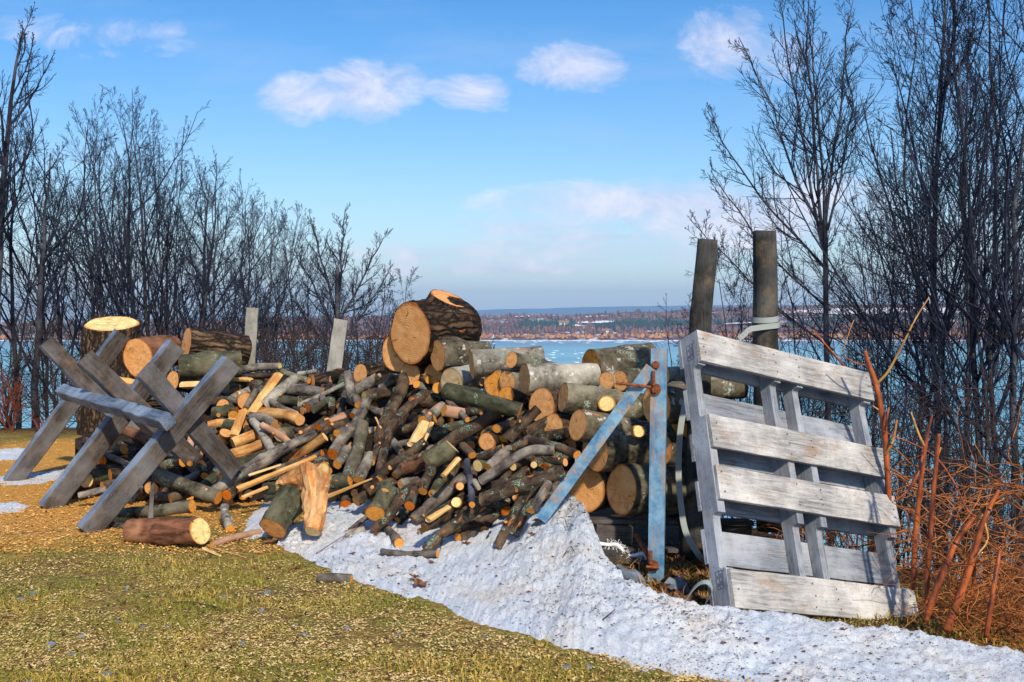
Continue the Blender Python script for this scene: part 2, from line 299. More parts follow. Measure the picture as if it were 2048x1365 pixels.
m, t = newmat('reed'); v = objcoord(t, False); n = t.noise(v, .03, 3, .6)
finish(t, t.mix(t.ramp(n, .35, .65), (0.30,0.13,0.05), (0.48,0.24,0.10)), .9, spec=0)
m, t = newmat('white_wall'); finish(t, (0.75,0.74,0.70), .8)
m, t = newmat('roof_dark'); finish(t, (0.25,0.16,0.12), .8)
m, t = newmat('ink'); finish(t, (0.08,0.08,0.12), .8)
m, t = newmat('yellow_mark'); finish(t, (0.55,0.5,0.05), .8)

# ---------------------------------------------------------------- object helpers
def tag(o, label=None, cat=None, group=None, kind=None):
    if label: o['label'] = label
    if cat: o['category'] = cat
    if group: o['group'] = group
    if kind: o['kind'] = kind
    return o
def empty(name, mat4=None, loc=None):
    o = bpy.data.objects.new(name, None); COL.objects.link(o); o.empty_display_size = .1
    if mat4 is not None: o.matrix_world = mat4
    if loc is not None: o.location = loc
    return o
def mesh(name, vs, fs, mats, parent=None, smooth=False, idx=None, uv=None):
    me = bpy.data.meshes.new(name)
    vs = np.asarray(vs, np.float32).reshape(-1, 3)
    if isinstance(fs, np.ndarray):
        k = fs.shape[1]; me.vertices.add(len(vs)); me.vertices.foreach_set('co', vs.ravel())
        me.loops.add(fs.size); me.loops.foreach_set('vertex_index', fs.ravel().astype(np.int32))
        me.polygons.add(len(fs)); me.polygons.foreach_set('loop_start', np.arange(0, fs.size, k, dtype=np.int32))
        me.update(calc_edges=True)
    else:
        me.from_pydata([tuple(map(float, p)) for p in vs], [], fs)
    for mt in (mats if isinstance(mats, (list, tuple)) else [mats]): me.materials.append(MATS[mt])
    if idx is not None: me.polygons.foreach_set('material_index', np.asarray(idx, np.int32))
    if smooth is not False:
        a = np.ones(len(me.polygons), bool) if smooth is True else np.asarray(smooth, bool)
        me.polygons.foreach_set('use_smooth', a)
    if uv is not None:
        l = me.uv_layers.new(name='UVMap'); vi = np.zeros(len(me.loops), np.int32); me.loops.foreach_get('vertex_index', vi)
        l.data.foreach_set('uv', np.asarray(uv, np.float32)[vi].ravel())
    me.update()
    o = bpy.data.objects.new(name, me); COL.objects.link(o)
    if parent is not None: o.parent = parent
    return o
def place(o, parent, M):
    """give child o the world matrix M under parent"""
    if parent is None: o.matrix_world = M
    else:
        o.parent = parent; o.matrix_parent_inverse = Matrix.Identity(4); o.matrix_basis = parent.matrix_basis.inverted() @ M
def frame(z, hint=Vector((0, 0, 1))):
    z = z.normalized()
    if abs(z.dot(hint)) > .98: hint = Vector((1, 0, 0))
    x = hint.cross(z).normalized(); y = z.cross(x)
    return x, y, z
def mat_from(x, y, z, o):
    return Matrix(((x[0], y[0], z[0], o[0]), (x[1], y[1], z[1], o[1]), (x[2], y[2], z[2], o[2]), (0, 0, 0, 1)))
def smooth_path(pts, n):
    """Catmull-Rom through (point, radius) pairs"""
    P = [np.array([*p, r], float) for p, r in pts]
    if len(P) == 2: return [P[0]+(P[1]-P[0])*i/(n-1) for i in range(n)]
    Q = [2*P[0]-P[1]] + P + [2*P[-1]-P[-2]]; out = []
    for i in range(n):
        s = i/(n-1)*(len(P)-1); k = min(int(s), len(P)-2); t = s-k; a, b, c, d = Q[k:k+4]
        out.append(.5*((2*b)+(-a+c)*t+(2*a-5*b+4*c-d)*t*t+(-a+3*b-3*c+d)*t**3))
    return out

def log_thing(name, pts, style, cut, label, cat, group=None, K=16, caps=True, rough=.03, knots=0, stubs=0, split=False, tilt=(0, 0), tilt2=(0, 0), childcaps=True, single=None):
    """pts: world (Vector, radius) list, visible cut first.  One bark mesh with its cut faces as children."""
    a, b = Vector(pts[0][0]), Vector(pts[-1][0]); L = (b-a).length
    x, y, z = frame(b-a); M = mat_from(x, y, z, a); Mi = M.inverted()
    n = max(4, min(36, int(L/ (0.03 if K > 12 else .045))+3))
    path = smooth_path([(Mi @ Vector(p), r) for p, r in pts], n)
    seed = random.random()*100
    V = []; rings = []
    kn = [(random.random()*L, random.random()*6.28, random.uniform(.6, 1)) for _ in range(knots)]
    for i, q in enumerate(path):
        d = (path[min(i+1, n-1)]-path[max(i-1, 0)])[:3]; fx, fy, fz = frame(Vector(d), Vector((0.02, 1, 0)))
        if i == 0: endf = [(fx, fy, fz)]
        ring = []
        edge = i in (0, n-1)
        w1, w2 = (max(0, 1-abs(q[2]-path[e_][2])/(2.2*(abs(tt[0])+abs(tt[1]))*q[3]+1e-4)) for e_, tt in ((0, tilt), (n-1, tilt2)))
        tl = (tilt[0]*w1+tilt2[0]*w2, tilt[1]*w1+tilt2[1]*w2)
        for k in range(K):
            an = 2*math.pi*k/K; c, s = math.cos(an), math.sin(an)
            nx = Vector((c*1.3+seed, s*1.3, q[2]*3.0/max(.12, L)))
            r = q[3]*(1+rough*.8*mn.noise(Vector((c*7+seed, s*7, q[2]*60)))+rough*2.2*mn.noise(nx)+rough*1.2*mn.noise(Vector((c*3, s*3+seed, q[2]*22)))*(0 if edge else 1))
            if split and s < -0.15: r *= (0.15/abs(s))*(1+.25*mn.noise(Vector((c*4+seed, 5, q[2]*14))))
            for (kz, ka, kk) in kn:
                dz = (q[2]-kz)/(q[3]*1.0); da = (an-ka+math.pi) % (2*math.pi)-math.pi
                r += q[3]*.28*kk*math.exp(-dz*dz*2-da*da*3)
            p = Vector(q[:3])+fx*(c*r)+fy*(s*r)
            p += fz*((c*tl[0]+s*tl[1])*q[3])
            ring.append(len(V)); V.append(p)
        rings.append(ring)
    endf.append((fx, fy, fz))
    Fc = []; mi = []
    for i in range(n-1):
        for k in range(K):
            k2 = (k+1) % K; Fc.append((rings[i][k], rings[i][k2], rings[i+1][k2], rings[i+1][k]))
            an = 2*math.pi*(k+.5)/K; mi.append(1 if split and math.sin(an) < -.1 else 0)
    sm = [True]*len(Fc)
    capd = []
    if caps:
        for e, i in ((0, 0), (1, n-1)):
            q = path[i]; cen = sum((V[j] for j in rings[i]), Vector())/K; capd.append((e, cen, q[3], endf[e], [V[j] for j in rings[i]]))
    for _ in range(stubs):                       # short sawn side twigs
        i = random.randint(1, n-2); q = path[i]; an = random.uniform(0, 6.28); fx, fy, fz = frame(Vector((path[i+1]-path[i-1])[:3]), Vector((0.02, 1, 0)))
        dr = (fx*math.cos(an)+fy*math.sin(an)+fz*random.uniform(-.9, .9)).normalized(); sx, sy, sz = frame(dr); rs = q[3]*random.uniform(.28, .5); b0 = Vector(q[:3])+dr*q[3]*.6; c0 = len(V)
        for (tt, rr) in ((0, 1.5), (.5, 1.05), (random.uniform(.7, 1.1), 1.0)):
            for k in range(7): V.append(b0+dr*q[3]*tt+(sx*math.cos(k*.8976)+sy*math.sin(k*.8976))*rs*rr)
        for a2 in (0, 7):
            for k in range(7): Fc.append((c0+a2+k, c0+a2+(k+1) % 7, c0+a2+7+(k+1) % 7, c0+a2+7+k)); mi.append(0); sm.append(True)
        Fc.append(tuple(c0+14+k for k in range(7))); mi.append(1); sm.append(False)
    mats = [style, 'split_wood' if split else 'cut_plain']
    if caps and not childcaps:
        for e, cen, r, fr, rv in capd:
            c0 = len(V); V.append(cen); rg = rings[0] if e == 0 else rings[-1]
            for k in range(K):
                k2 = (k+1) % K
                Fc.append((c0, rg[k2], rg[k]) if e == 0 else (c0, rg[k], rg[k2])); mi.append(2); sm.append(False)
        mats = mats+['cut_plain']
    o = mesh(name, V, Fc, mats, smooth=sm, idx=mi); o.matrix_world = M
    if caps and childcaps:
        for e, cen, r, fr, rv in capd:
            cx, cy, cz = fr
            if e == 0: cy = -cy; cz = -cz
            MM = Matrix.Translation(cen) @ mat_from(cx, cy, cz, (0, 0, 0)) @ Matrix.Scale(r, 4)
            Ci = MM.inverted(); vv = [Vector((0, 0, .0))]; rr = [Ci @ p for p in rv]
            for s in (.4, .75, .97, 1.0):
                for p in rr:
                    dz = p.z + (.05*mn.noise(Vector((p.x*3+seed, p.y*3, e))) if s < .98 else -.03 if s < 1 else -.03)
                    vv.append(Vector((p.x*s, p.y*s, dz if s > .98 else p.z*s+.02*mn.noise(Vector((p.x*4*s+seed, p.y*4*s, e))))))
            vv = [Vector((0, 0, 0))] + vv[1:]
            ff = [(0, 1+k, 1+(k+1) % K) for k in range(K)]
            for j in range(3):
                for k in range(K):
                    A = 1+j*K+k; B = 1+j*K+(k+1) % K; ff.append((A, A+K, B+K, B))
            c = mesh('cut_face', vv, ff, cut); c.parent = o; c.matrix_basis = MM
            if e == 0: ff
    tag(o, label, cat, group)
    return o
m, t = newmat('cut_plain'); v = objcoord(t); n = t.noise(v, 40, 4, .6)
finish(t, t.mix(t.ramp(n, .35, .65), (0.42,0.16,0.04), (0.62,0.33,0.10)), .8)

def box_bm(sx, sy, sz, nx=10, jitter=.002, seed=0.0, wob=0.0):
    """box centred on origin, long axis X, cut into nx slices with slightly uneven, chamfered edges"""
    V = []; Fq = []; c = min(sy, sz)*.07
    prof = [(-sy/2+c, -sz/2), (sy/2-c, -sz/2), (sy/2, -sz/2+c), (sy/2, sz/2-c), (sy/2-c, sz/2), (-sy/2+c, sz/2), (-sy/2, sz/2-c), (-sy/2, -sz/2+c)]
    K = 8
    for i in range(nx+1):
        x = -sx/2+sx*i/nx
        for (py, pz) in prof:
            j = mn.noise(Vector((x*9+seed, py*30, pz*30)))*jitter; j2 = mn.noise(Vector((x*9, py*30+seed, pz*30)))*jitter
            V.append((x+(mn.noise(Vector((seed, py*40, pz*40)))*jitter*2 if i in (0, nx) else 0), py+j+wob*mn.noise(Vector((x*2, seed, 0))), pz+j2))
    for i in range(nx):
        for k in range(K): k2 = (k+1) % K; Fq.append((i*K+k, (i+1)*K+k, (i+1)*K+k2, i*K+k2))
    Fq.append(tuple(range(K))); Fq.append(tuple(nx*K+k for k in reversed(range(K))))
    return V, Fq
def beam(name, p1, p2, width, thick, mat, parent, normal=Vector((0, -1, 0)), jitter=.003, edge_mat=None, ends=None):
    """board from p1 to p2 whose wide face looks along normal"""
    p1, p2 = Vector(p1), Vector(p2); x = (p2-p1).normalized(); z = (normal - x*normal.dot(x)).normalized(); y = z.cross(x)
    L = (p2-p1).length; V, Fq = box_bm(L, width, thick, max(6, int(L/.06)), jitter, random.random()*50)
    o = mesh(name, V, Fq, mat); place(o, parent, mat_from(x, y, z, (p1+p2)/2)); return o

def tubes(C, Rr, K):
    """C (B,N,3) centres, Rr (B,N) radii -> verts, quads"""
    B, N, _ = C.shape
    T = np.gradient(C, axis=1); T /= np.linalg.norm(T, axis=2, keepdims=True)+1e-9
    up = np.where(np.abs(T[..., 2:3]) > .9, np.array([1., 0, 0]), np.array([0, 0, 1.]))
    X = np.cross(up, T); X /= np.linalg.norm(X, axis=2, keepdims=True)+1e-9; Y = np.cross(T, X)
    an = np.arange(K)*2*np.pi/K
    V = C[:, :, None, :] + Rr[:, :, None, None]*(np.cos(an)[None, None, :, None]*X[:, :, None, :]+np.sin(an)[None, None, :, None]*Y[:, :, None, :])
    i = np.arange(B)[:, None, None]*N*K + np.arange(N-1)[None, :, None]*K
    k = np.arange(K)[None, None, :]; k2 = (k+1) % K
    Q = np.stack([i+k, i+k2, i+K+k2, i+K+k], -1).reshape(-1, 4)
    return V.reshape(-1, 3), Q
def join(parts):
    off = 0; Vs = []; Qs = []
    for V, Q in parts: Vs.append(V); Qs.append(Q+off); off += len(V)
    return np.concatenate(Vs), np.concatenate(Qs)

# ---------------------------------------------------------------- the lie of the land
def sstep(a, b, x): t = min(1, max(0, (x-a)/(b-a))); return t*t*(3-2*t)
def edge_y(x):
    xs = [-60, -3, -1, 1, 2, 3.2, 60]; ys = [12.2, 12.2, 11.2, 8.2, 6.6, 5.9, 5.9]; return float(np.interp(x, xs, ys))
def ground_z(x, y):
    z = -0.115*max(0, min(x, 4)-0.3) - 0.0*x
    e = y-edge_y(x)
    if e > 0: z -= .36*e*sstep(0, 2.0, e)
    z += .012*mn.noise(Vector((x*1.3, y*1.3, 0)))*(1 if y < 14 else 0)
    if y > 16: z += .5*mn.noise(Vector((x*.12, y*.12, 3)))*min(1, (y-16)/10)
    return max(z, -66.0)
def G(u, v):
    """where the line of sight through photo point u, v meets the ground"""
    Y = 5.0
    for _ in range(14):
        p = at(u, v, Y); gz = ground_z(p.x, p.y); Y = Y*(CH-gz)/(CH-p.z)
        Y = min(Y, 40)
    p = at(u, v, Y); return p
xs = np.unique(np.concatenate([np.linspace(-6, 5, 150), np.linspace(-60, -6, 40), np.linspace(5, 60, 40), np.array([-900, -400, -150, 150, 400, 900])]))
ys = np.unique(np.concatenate([np.linspace(1, 14, 190), np.linspace(14, 60, 50), np.linspace(60, 240, 20), np.array([-30, -10, -3, 0])]))
V = [(x, y, ground_z(x, y)) for y in ys for x in xs]; nx = len(xs)
i, j = np.meshgrid(np.arange(len(ys)-1), np.arange(nx-1), indexing='ij'); a = (i*nx+j).ravel()
tag(mesh('ground', V, np.stack([a, a+1, a+nx+1, a+nx], 1), 'ground', smooth=True), kind='structure')
LZ = -60.0
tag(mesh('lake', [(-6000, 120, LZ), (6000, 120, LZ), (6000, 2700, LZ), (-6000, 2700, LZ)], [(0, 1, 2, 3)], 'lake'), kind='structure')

def hills(name, y0, y1, prof, mat, zb, depth_rows=26, xr=3200, nxx=260, amp=2.5, kind='structure', fold=0.6):
    """a long rising slope whose skyline height is prof(x) (metres over the eye line)"""
    V = []
    for i in range(depth_rows+1):
        t = i/depth_rows; y = y0+(y1-y0)*t
        for j in range(nxx+1):
            x = -xr+2*xr*j/nxx
            top = prof(x*1.0); h = zb+(top-zb)*(t**fold)
            yo = y + (40*mn.noise(Vector((x*.002, 1, 5))) if t < .5 else 0)
            h += amp*(mn.noise(Vector((x*.01, y*.01, 1)))+.6*mn.noise(Vector((x*.035, y*.02, 9))))*min(1, t*4)
            V.append((x, yo, h))
    for j in range(nxx+1): V.append((-xr+2*xr*j/nxx, y1+300, zb-8))
    n1 = nxx+1; i, j = np.meshgrid(np.arange(depth_rows+1), np.arange(nxx), indexing='ij'); a = (i*n1+j).ravel()
    return tag(mesh(name, V, np.stack([a, a+1, a+n1+1, a+n1], 1), mat, smooth=True), kind=kind)
def sky_prof(tab, Y):
    us = np.array([q[0] for q in tab]); vs = np.array([q[1] for q in tab])
    X = (us-1024)/F*Y; Z = CH+(HV-vs)/F*Y
    return lambda x: float(np.interp(x, X, Z))
prof1 = sky_prof([(-500,655),(0,650),(500,640),(760,634),(960,633),(1060,630),(1130,631),(1200,627),(1270,623),(1320,625),(1400,616),(1600,612),(2048,606),(2600,600)], 3600)
hills('far_hills', 2420, 3600, prof1, 'far_wood', LZ-1)
prof2 = sky_prof([(-500,640),(0,640),(700,634),(860,625),(1000,619),(1100,617),(1200,614),(1400,611),(1600,610),(2048,612),(2600,615)], 11000)
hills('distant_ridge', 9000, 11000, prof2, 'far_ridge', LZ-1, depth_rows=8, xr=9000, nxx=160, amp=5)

# far woods: conifers, bare trees and shoreline scrub, masses nobody could count
def far_surface(x, y):
    t = (y-2420)/(3600-2420); return (LZ-1)+(prof1(x)-(LZ-1))*(max(t, 0)**.6)
def far_trees(name, spots, hmin, hmax, wr, mat, label, cat, K=5):
    Vs = []; Fs = []; off = 0
    for x, y in spots:
        h = random.uniform(hmin, hmax); r = h*wr*random.uniform(.7, 1.2); z = far_surface(x, y)-1
        lv = [(0, .5), (.25, 1), (.5, .8), (.8, .45), (1, .03)] if wr > .25 else [(0, .9), (.3, 1.0), (.34, .6), (.62, .75), (.66, .42), (1, .02)]
        n = len(lv)
        for (t, q) in lv:
            for k in range(K):
                an = 6.283*k/K+x; rr = r*q*random.uniform(.8, 1.2); Vs.append((x+rr*math.cos(an), y+rr*math.sin(an), z+h*t))
        for a in range(n-1):
            for k in range(K): k2 = (k+1) % K; Fs.append((off+a*K+k, off+a*K+k2, off+(a+1)*K+k2, off+(a+1)*K+k))
        off += n*K
    tag(mesh(name, Vs, np.array(Fs), mat), label, cat, kind='stuff')
def spots_in(u0, u1, y0, y1, n, thr=None):
    out = []
    while len(out) < n:
        y = random.uniform(y0, y1); u = random.uniform(u0, u1); x = (u-1024)/F*y
        if thr is None or mn.noise(Vector((x*.006, y*.006, 4))) > thr: out.append((x, y))
    return out
con = spots_in(1040,1150,2700,2900,300)+spots_in(1190,1400,2600,2860,620,-.1)+spots_in(1400,2100,2620,2850,420,.0)+spots_in(950,1700,2560,2700,120,.1)+spots_in(-100,800,2600,2900,300,0)+spots_in(1100,1400,3100,3500,40)
far_trees('conifer_wood', con, 11, 19, .22, 'conifer', 'dark green conifers in belts across the lake shore slope', 'conifers')
bare = spots_in(-100,2150,2480,2640,1300,-.25)+spots_in(-100,2150,2640,3500,1900,-.05)
far_trees('leafless_wood', bare, 9, 15, .38, 'bare_far', 'purple brown leafless woodland covering the hills across the lake', 'woodland', 5)
far_trees('shore_scrub', spots_in(-100,2150,2435,2475,700,-.35), 4, 10, .8, 'reed', 'orange brown scrub along the far lake shore', 'scrub', 5)
# snow clearings on the hills
def patch_on_hill(u0, u1, y0, y1, seed):
    V = []; Fq = []; nxp, nyp = 24, 8
    for i in range(nyp+1):
        y = y0+(y1-y0)*i/nyp
        for j in range(nxp+1):
            s = j/nxp; x = ((u0+(u1-u0)*s)-1024)/F*y
            yy = (y0+y1)/2+(y-(y0+y1)/2)*(math.sin(math.pi*min(1, max(0, s)))**.6)*(1+.5*mn.noise(Vector((s*6+seed, i, 0))))
            V.append((x, yy, far_surface(x, yy)+4.5+2*mn.noise(Vector((s*9, i*.5, seed)))))
    for i in range(nyp):
        for j in range(nxp): a = i*(nxp+1)+j; Fq.append((a, a+1, a+nxp+2, a+nxp+1))
    tag(mesh('snowfield', V, Fq, 'snow_field', smooth=True), kind='structure')
for k, q in enumerate([(1105,1165,2730,2800),(1140,1230,2860,2960),(1205,1222,2520,2560),(1030,1065,3300,3380),(1560,1900,2990,3300),(1800,2100,2990,3260),(1590,1700,2760,2800),(1450,1540,2700,2740)]): patch_on_hill(*q, k*7.3)
# white ice along the far shore and drifting floes
Vs = []; Fs = []
def floe(x, y, rx, ry):
    n = 7; c = len(Vs)
    for k in range(n):
        an = 6.283*k/n; rr = random.uniform(.6, 1.1); Vs.append((x+rx*rr*math.cos(an), y+ry*rr*math.sin(an), LZ+.5))
    for k in range(n):
        p = Vs[c+k]; Vs.append((p[0], p[1], LZ-.2))
    Fs.append(tuple(c+k for k in range(n)))
    for k in range(n): k2 = (k+1) % n; Fs.append((c+k, c+n+k, c+n+k2, c+k2))
for _ in range(420):
    y = random.uniform(2345, 2425); u = random.uniform(-100, 2150); floe((u-1024)/F*y, y, random.uniform(6, 26), random.uniform(4, 14))
for _ in range(90):
    y = 2330-abs(random.gauss(0, 90)); u = random.uniform(700, 2150); floe((u-1024)/F*y, y, random.uniform(3, 9), random.uniform(3, 10))
for _ in range(45):
    u = random.gauss(1130, 45) if random.random() < .7 else random.uniform(960, 2100); v = random.gauss(712, 6); y = 61.3*F/(v-HV); floe((u-1024)/F*y, y, random.uniform(1.5, 6), random.uniform(4, 14))
tag(mesh('ice_floes', Vs, Fs, 'ice'), 'white ice edge and scattered floes on the blue lake', 'ice', kind='stuff')
# two pale houses by the far shore
for (u, v, Y, s, lab) in [(1212, 664, 2530, 9, 'small pale house low on the wooded far shore'), (1127, 655, 2760, 13, 'larger pale building beside the snow clearing across the lake')]:
    p = at(u, v, Y); h = empty('lake_house', loc=(p.x, p.y, far_surface(p.x, p.y)))
    tag(h, lab, 'house', 'houses on the far shore')
    q = [(-s, -s*.6), (s, -s*.6), (s, s*.6), (-s, s*.6)]
    mesh('wall', [(a, b, z) for z in (-2, s*.75) for a, b in q], [(0,1,5,4),(1,2,6,5),(2,3,7,6),(3,0,4,7)], 'white_wall', h)
    e = s*.75
    mesh('roof', [(-s*1.1,-s*.7,e),(s*1.1,-s*.7,e),(s*1.1,s*.7,e),(-s*1.1,s*.7,e),(-s*1.1,0,e*1.7),(s*1.1,0,e*1.7)], [(0,1,5,4),(2,3,4,5),(3,0,4),(1,2,5),(0,3,2,1)], 'roof_dark', h)
# ---------------------------------------------------------------- bare trees
def grow(trunks, levels, seed):
    """trunks: list of (points(N,3), radii(N)).  levels: (children, length factor, min radius, angle, tropism, wander, N, K)"""
    g = np.random.default_rng(seed); C = np.stack([t[0] for t in trunks]); Rr = np.stack([t[1] for t in trunks]); out = []
    Lp = np.linalg.norm(np.diff(C, axis=1), axis=2).sum(1)
    for (nc, lf, rf, ang, trop, wan, N, K, t0) in levels:
        B = len(C); n0 = C.shape[1]
        t = (t0+(1-t0)*((np.arange(nc)[None, :]+g.random((B, nc)))/nc)).reshape(B, nc)
        f = t*(n0-1); i = np.minimum(f.astype(int), n0-2); fr = (f-i)[..., None]
        bi = np.arange(B)[:, None]
        st = C[bi, i]*(1-fr)+C[bi, i+1]*fr; pd = C[bi, i+1]-C[bi, i]; pd /= np.linalg.norm(pd, axis=2, keepdims=True)+1e-9
        pr = Rr[bi, i]*(1-fr[..., 0])+Rr[bi, i+1]*fr[..., 0]
        rnd = g.normal(size=st.shape); perp = np.cross(pd, rnd); perp /= np.linalg.norm(perp, axis=2, keepdims=True)+1e-9
        a = np.radians(ang*(.65+.7*g.random((B, nc))))[..., None]
        d = np.cos(a)*pd+np.sin(a)*perp
        L = lf*Lp[:, None]*(1-.78*(t-t0)/(1-t0))*(.6+.7*g.random((B, nc)))
        st = st.reshape(-1, 3); d = d.reshape(-1, 3); L = L.reshape(-1); pr = pr.reshape(-1)
        P = [st]; stp = (L/(N-1))[:, None]
        for k in range(N-1):
            d = d+wan*g.normal(size=d.shape)+np.array([0, 0, trop]); d /= np.linalg.norm(d, axis=1, keepdims=True)
            P.append(P[-1]+d*stp)
        C2 = np.stack(P, 1); r0 = np.minimum(pr*.62, rf*(.7+.6*g.random(len(pr))))
        r0 = np.maximum(r0, .0022)
        R2 = r0[:, None]*np.linspace(1, .34, N)[None, :]; R2 = np.maximum(R2, .0017)
        out.append((C2, R2, K)); C, Rr, Lp = C2, R2, L
    return out
def trunk_line(base, top, r0, r1, g, n=12, wob=.12, curve=0.0):
    t = np.linspace(0, 1, n); P = base[None, :]*(1-t[:, None])+top[None, :]*t[:, None]
    P[:, 0] += curve*np.sin(t*np.pi)+wob*np.cumsum(g.normal(size=n))*.25*t; P[:, 1] += wob*np.cumsum(g.normal(size=n))*.25*t
    return P, r0*(1-t)**.9*(1-r1/r0)+r1
TREE_LEVELS = {
    'vase':  [(12, .54, .020, 38, .12, .07, 10, 5, .28), (8, .52, .0095, 36, .07, .09, 7, 4, .15), (6, .52, .0054, 38, .05, .11, 5, 3, .1), (4, .60, .0035, 36, .04, .11, 4, 3, .1)],
    'round': [(11, .50, .020, 48, .07, .08, 10, 5, .3), (8, .52, .0095, 42, .05, .10, 7, 4, .15), (6, .52, .0054, 40, .04, .12, 5, 3, .1), (4, .60, .0035, 38, .03, .12, 4, 3, .1)],
    'tall':  [(16, .38, .016, 33, .09, .07, 10, 5, .28), (8, .50, .0085, 34, .07, .09, 7, 4, .12), (5, .54, .0050, 36, .06, .11, 5, 3, .1), (4, .60, .0035, 36, .04, .11, 4, 3, .1)],
    'open':  [(15, .36, .0088, 38, .10, .07, 9, 4, .10), (8, .52, .0052, 38, .07, .10, 6, 3, .1), (5, .58, .0035, 38, .05, .12, 5, 3, .1)],
    'shrub': [(7, .52, .009, 32, .07, .10, 7, 4, .1), (6, .5, .0055, 36, .05, .12, 5, 3, .1), (4, .55, .0037, 38, .04, .14, 4, 3, .1)],
}
def make_tree(name, label, cat, seed, stems, kind='vase', group=None, mt='bark_tree', mtw='twig_tree', K0=8, loc=(0, 0, 0), scale_w=None):
    """stems: list of (base xyz, top xyz, base radius) relative to loc"""
    g = np.random.default_rng(seed)
    tr = [trunk_line(np.array(b, float), np.array(t, float), r, r*.62 if (k == 0 and kind == 'open' and len(stems) > 4) else max(.004, r*.12), g, wob=.10 if kind == 'shrub' else .20 if kind != 'open' else (.02 if k == 0 else .12), curve=0 if kind != 'open' or k == 0 else -.10*np.sign(t[0]-b[0])*-1*abs(t[0]-b[0])) for k, (b, t, r) in enumerate(stems)]
    lv = grow(tr, TREE_LEVELS[kind], seed)
    root = empty(name, loc=loc); tag(root, label, cat, group)
    C = np.stack([t[0] for t in tr]); Rr = np.stack([t[1] for t in tr])
    V, Q = tubes(C, Rr, K0); mesh('trunk', V, Q, mt, root, smooth=True)
    V, Q = join([tubes(c, r, k) for c, r, k in lv]); mesh('crown', V, Q, mtw, root, smooth=True)
    return root
def tree_px(label, seed, Y, stems, kind='vase', group=None, name='bare_tree', cat='tree', **kw):
    """stems given as (u base, u top, v top, photo width of the stem in px)"""
    u0 = stems[0][0]; b = at(u0, 700, Y); gz = ground_z(b.x, Y); loc = (b.x, Y, gz-.1); out = []
    for k, st_ in enumerate(stems):
        ub, ut, vt, wd = st_[:4]
        if len(st_) == 5:                        # a leader that leaves the trunk at photo row st_[4]
            pb = at(ub, st_[4], Y); pt = at(ut, vt, Y+random.uniform(-.6, .6)); out.append(((pb.x-b.x, 0, pb.z-gz), (pt.x-b.x, pt.y-Y, pt.z-gz), wd*.30/F*Y)); continue
        pb = at(ub, 700, Y); pt = at(ut, vt, Y+random.uniform(-.4, .4)*(Y/18)); out.append(((pb.x-b.x, random.uniform(-.1, .1), 0), (pt.x-b.x, pt.y-Y, pt.z-gz), wd*.38/F*Y))
    return make_tree(name, label, cat, seed, out, kind, group, loc=loc, **kw)
GL, GR = 'bare trees on the slope left of the firewood', 'bare trees on the slope right of the pallet'
tree_px('tallest bare tree at the far left edge of the photo, cut by the frame', 1, 13, [(-30, 22, 40, 34), (-60, -60, 120, 24)], 'tall', GL)
tree_px('dense bare tree second from the left edge with steep branches', 2, 14, [(60, 95, 290, 26), (40, 30, 250, 18)], 'vase', GL)
tree_px('slim bare tree leaning right just inside the left edge group', 3, 16, [(120, 140, 360, 16), (95, 80, 380, 14)], 'vase', GL)
tree_px('pair of thin straight stems rising behind the upright stump', 4, 16, [(186, 182, 230, 14), (206, 214, 260, 12)], 'tall', GL)
tree_px('many stemmed bare tree with the highest fan crown left of centre', 5, 17, [(290, 258, 235, 20), (300, 310, 250, 18), (280, 205, 290, 12), (310, 355, 310, 14)], 'vase', GL)
tree_px('dark bare tree forking low behind the big furrowed log', 6, 17, [(365, 395, 370, 20), (350, 330, 380, 14)], 'vase', GL)
tree_px('wide bare tree whose crown arcs right above the grey stake', 7, 18, [(375, 440, 365, 22), (395, 475, 400, 14)], 'round', GL)
tree_px('low feathery bare tree directly behind the short grey stake', 8, 17, [(530, 520, 420, 14), (545, 565, 450, 12)], 'vase', GL)
tree_px('round crowned bare tree standing alone beside the open lake view', 9, 15, [(672, 676, 520, 17), (672, 600, 470, 10, 650), (673, 640, 415, 11, 620), (676, 700, 400, 11, 600), (672, 748, 450, 10, 640), (672, 785, 520, 8, 680), (672, 575, 560, 8, 690)], 'open', GL)
tree_px('small bare tree between the round crowned tree and the grey stake', 10, 19, [(600, 590, 480, 12), (615, 625, 500, 10)], 'vase', GL)
tree_px('thin bare tree leaning left behind the wide crowned tree', 11, 20, [(470, 480, 400, 14), (450, 440, 420, 12)], 'vase', GL)
tree_px('narrow bare tree filling the gap right of the twin straight stems', 12, 20, [(240, 235, 340, 14), (250, 270, 330, 12)], 'tall', GL)
tree_px('low spreading bare tree at the right end of the left hand group', 13, 17, [(730, 745, 540, 10), (720, 700, 520, 9), (745, 775, 560, 8)], 'round', GL)
tree_px('slender lone tree with a clear trunk standing behind the leaning pallet', 21, 10.5, [(1668, 1650, 380, 20), (1648, 1600, -60, 13, 480), (1645, 1560, -30, 11, 470), (1650, 1690, -30, 11, 430), (1655, 1740, 60, 9, 440), (1650, 1490, 60, 10, 450), (1655, 1430, 200, 9, 520), (1660, 1425, 320, 8, 600), (1668, 1400, 420, 7, 680), (1650, 1630, -80, 10, 400)], 'open', GR)
tree_px('low wide armed bare tree reaching left behind the two posts', 22, 12, [(1690, 1500, 480, 7), (1695, 1560, 430, 7), (1700, 1720, 420, 7)], 'open', GR)
tree_px('tall bare tree with the straightest dark trunk right of the lone tree', 23, 10, [(1882, 1880, -150, 26), (1872, 1800, -60, 13), (1890, 1930, -100, 14)], 'tall', GR)
tree_px('bare tree with pale sunlit trunk leaning left near the right edge', 24, 9.5, [(2000, 1905, -140, 24), (2010, 1980, -160, 20)], 'tall', GR)
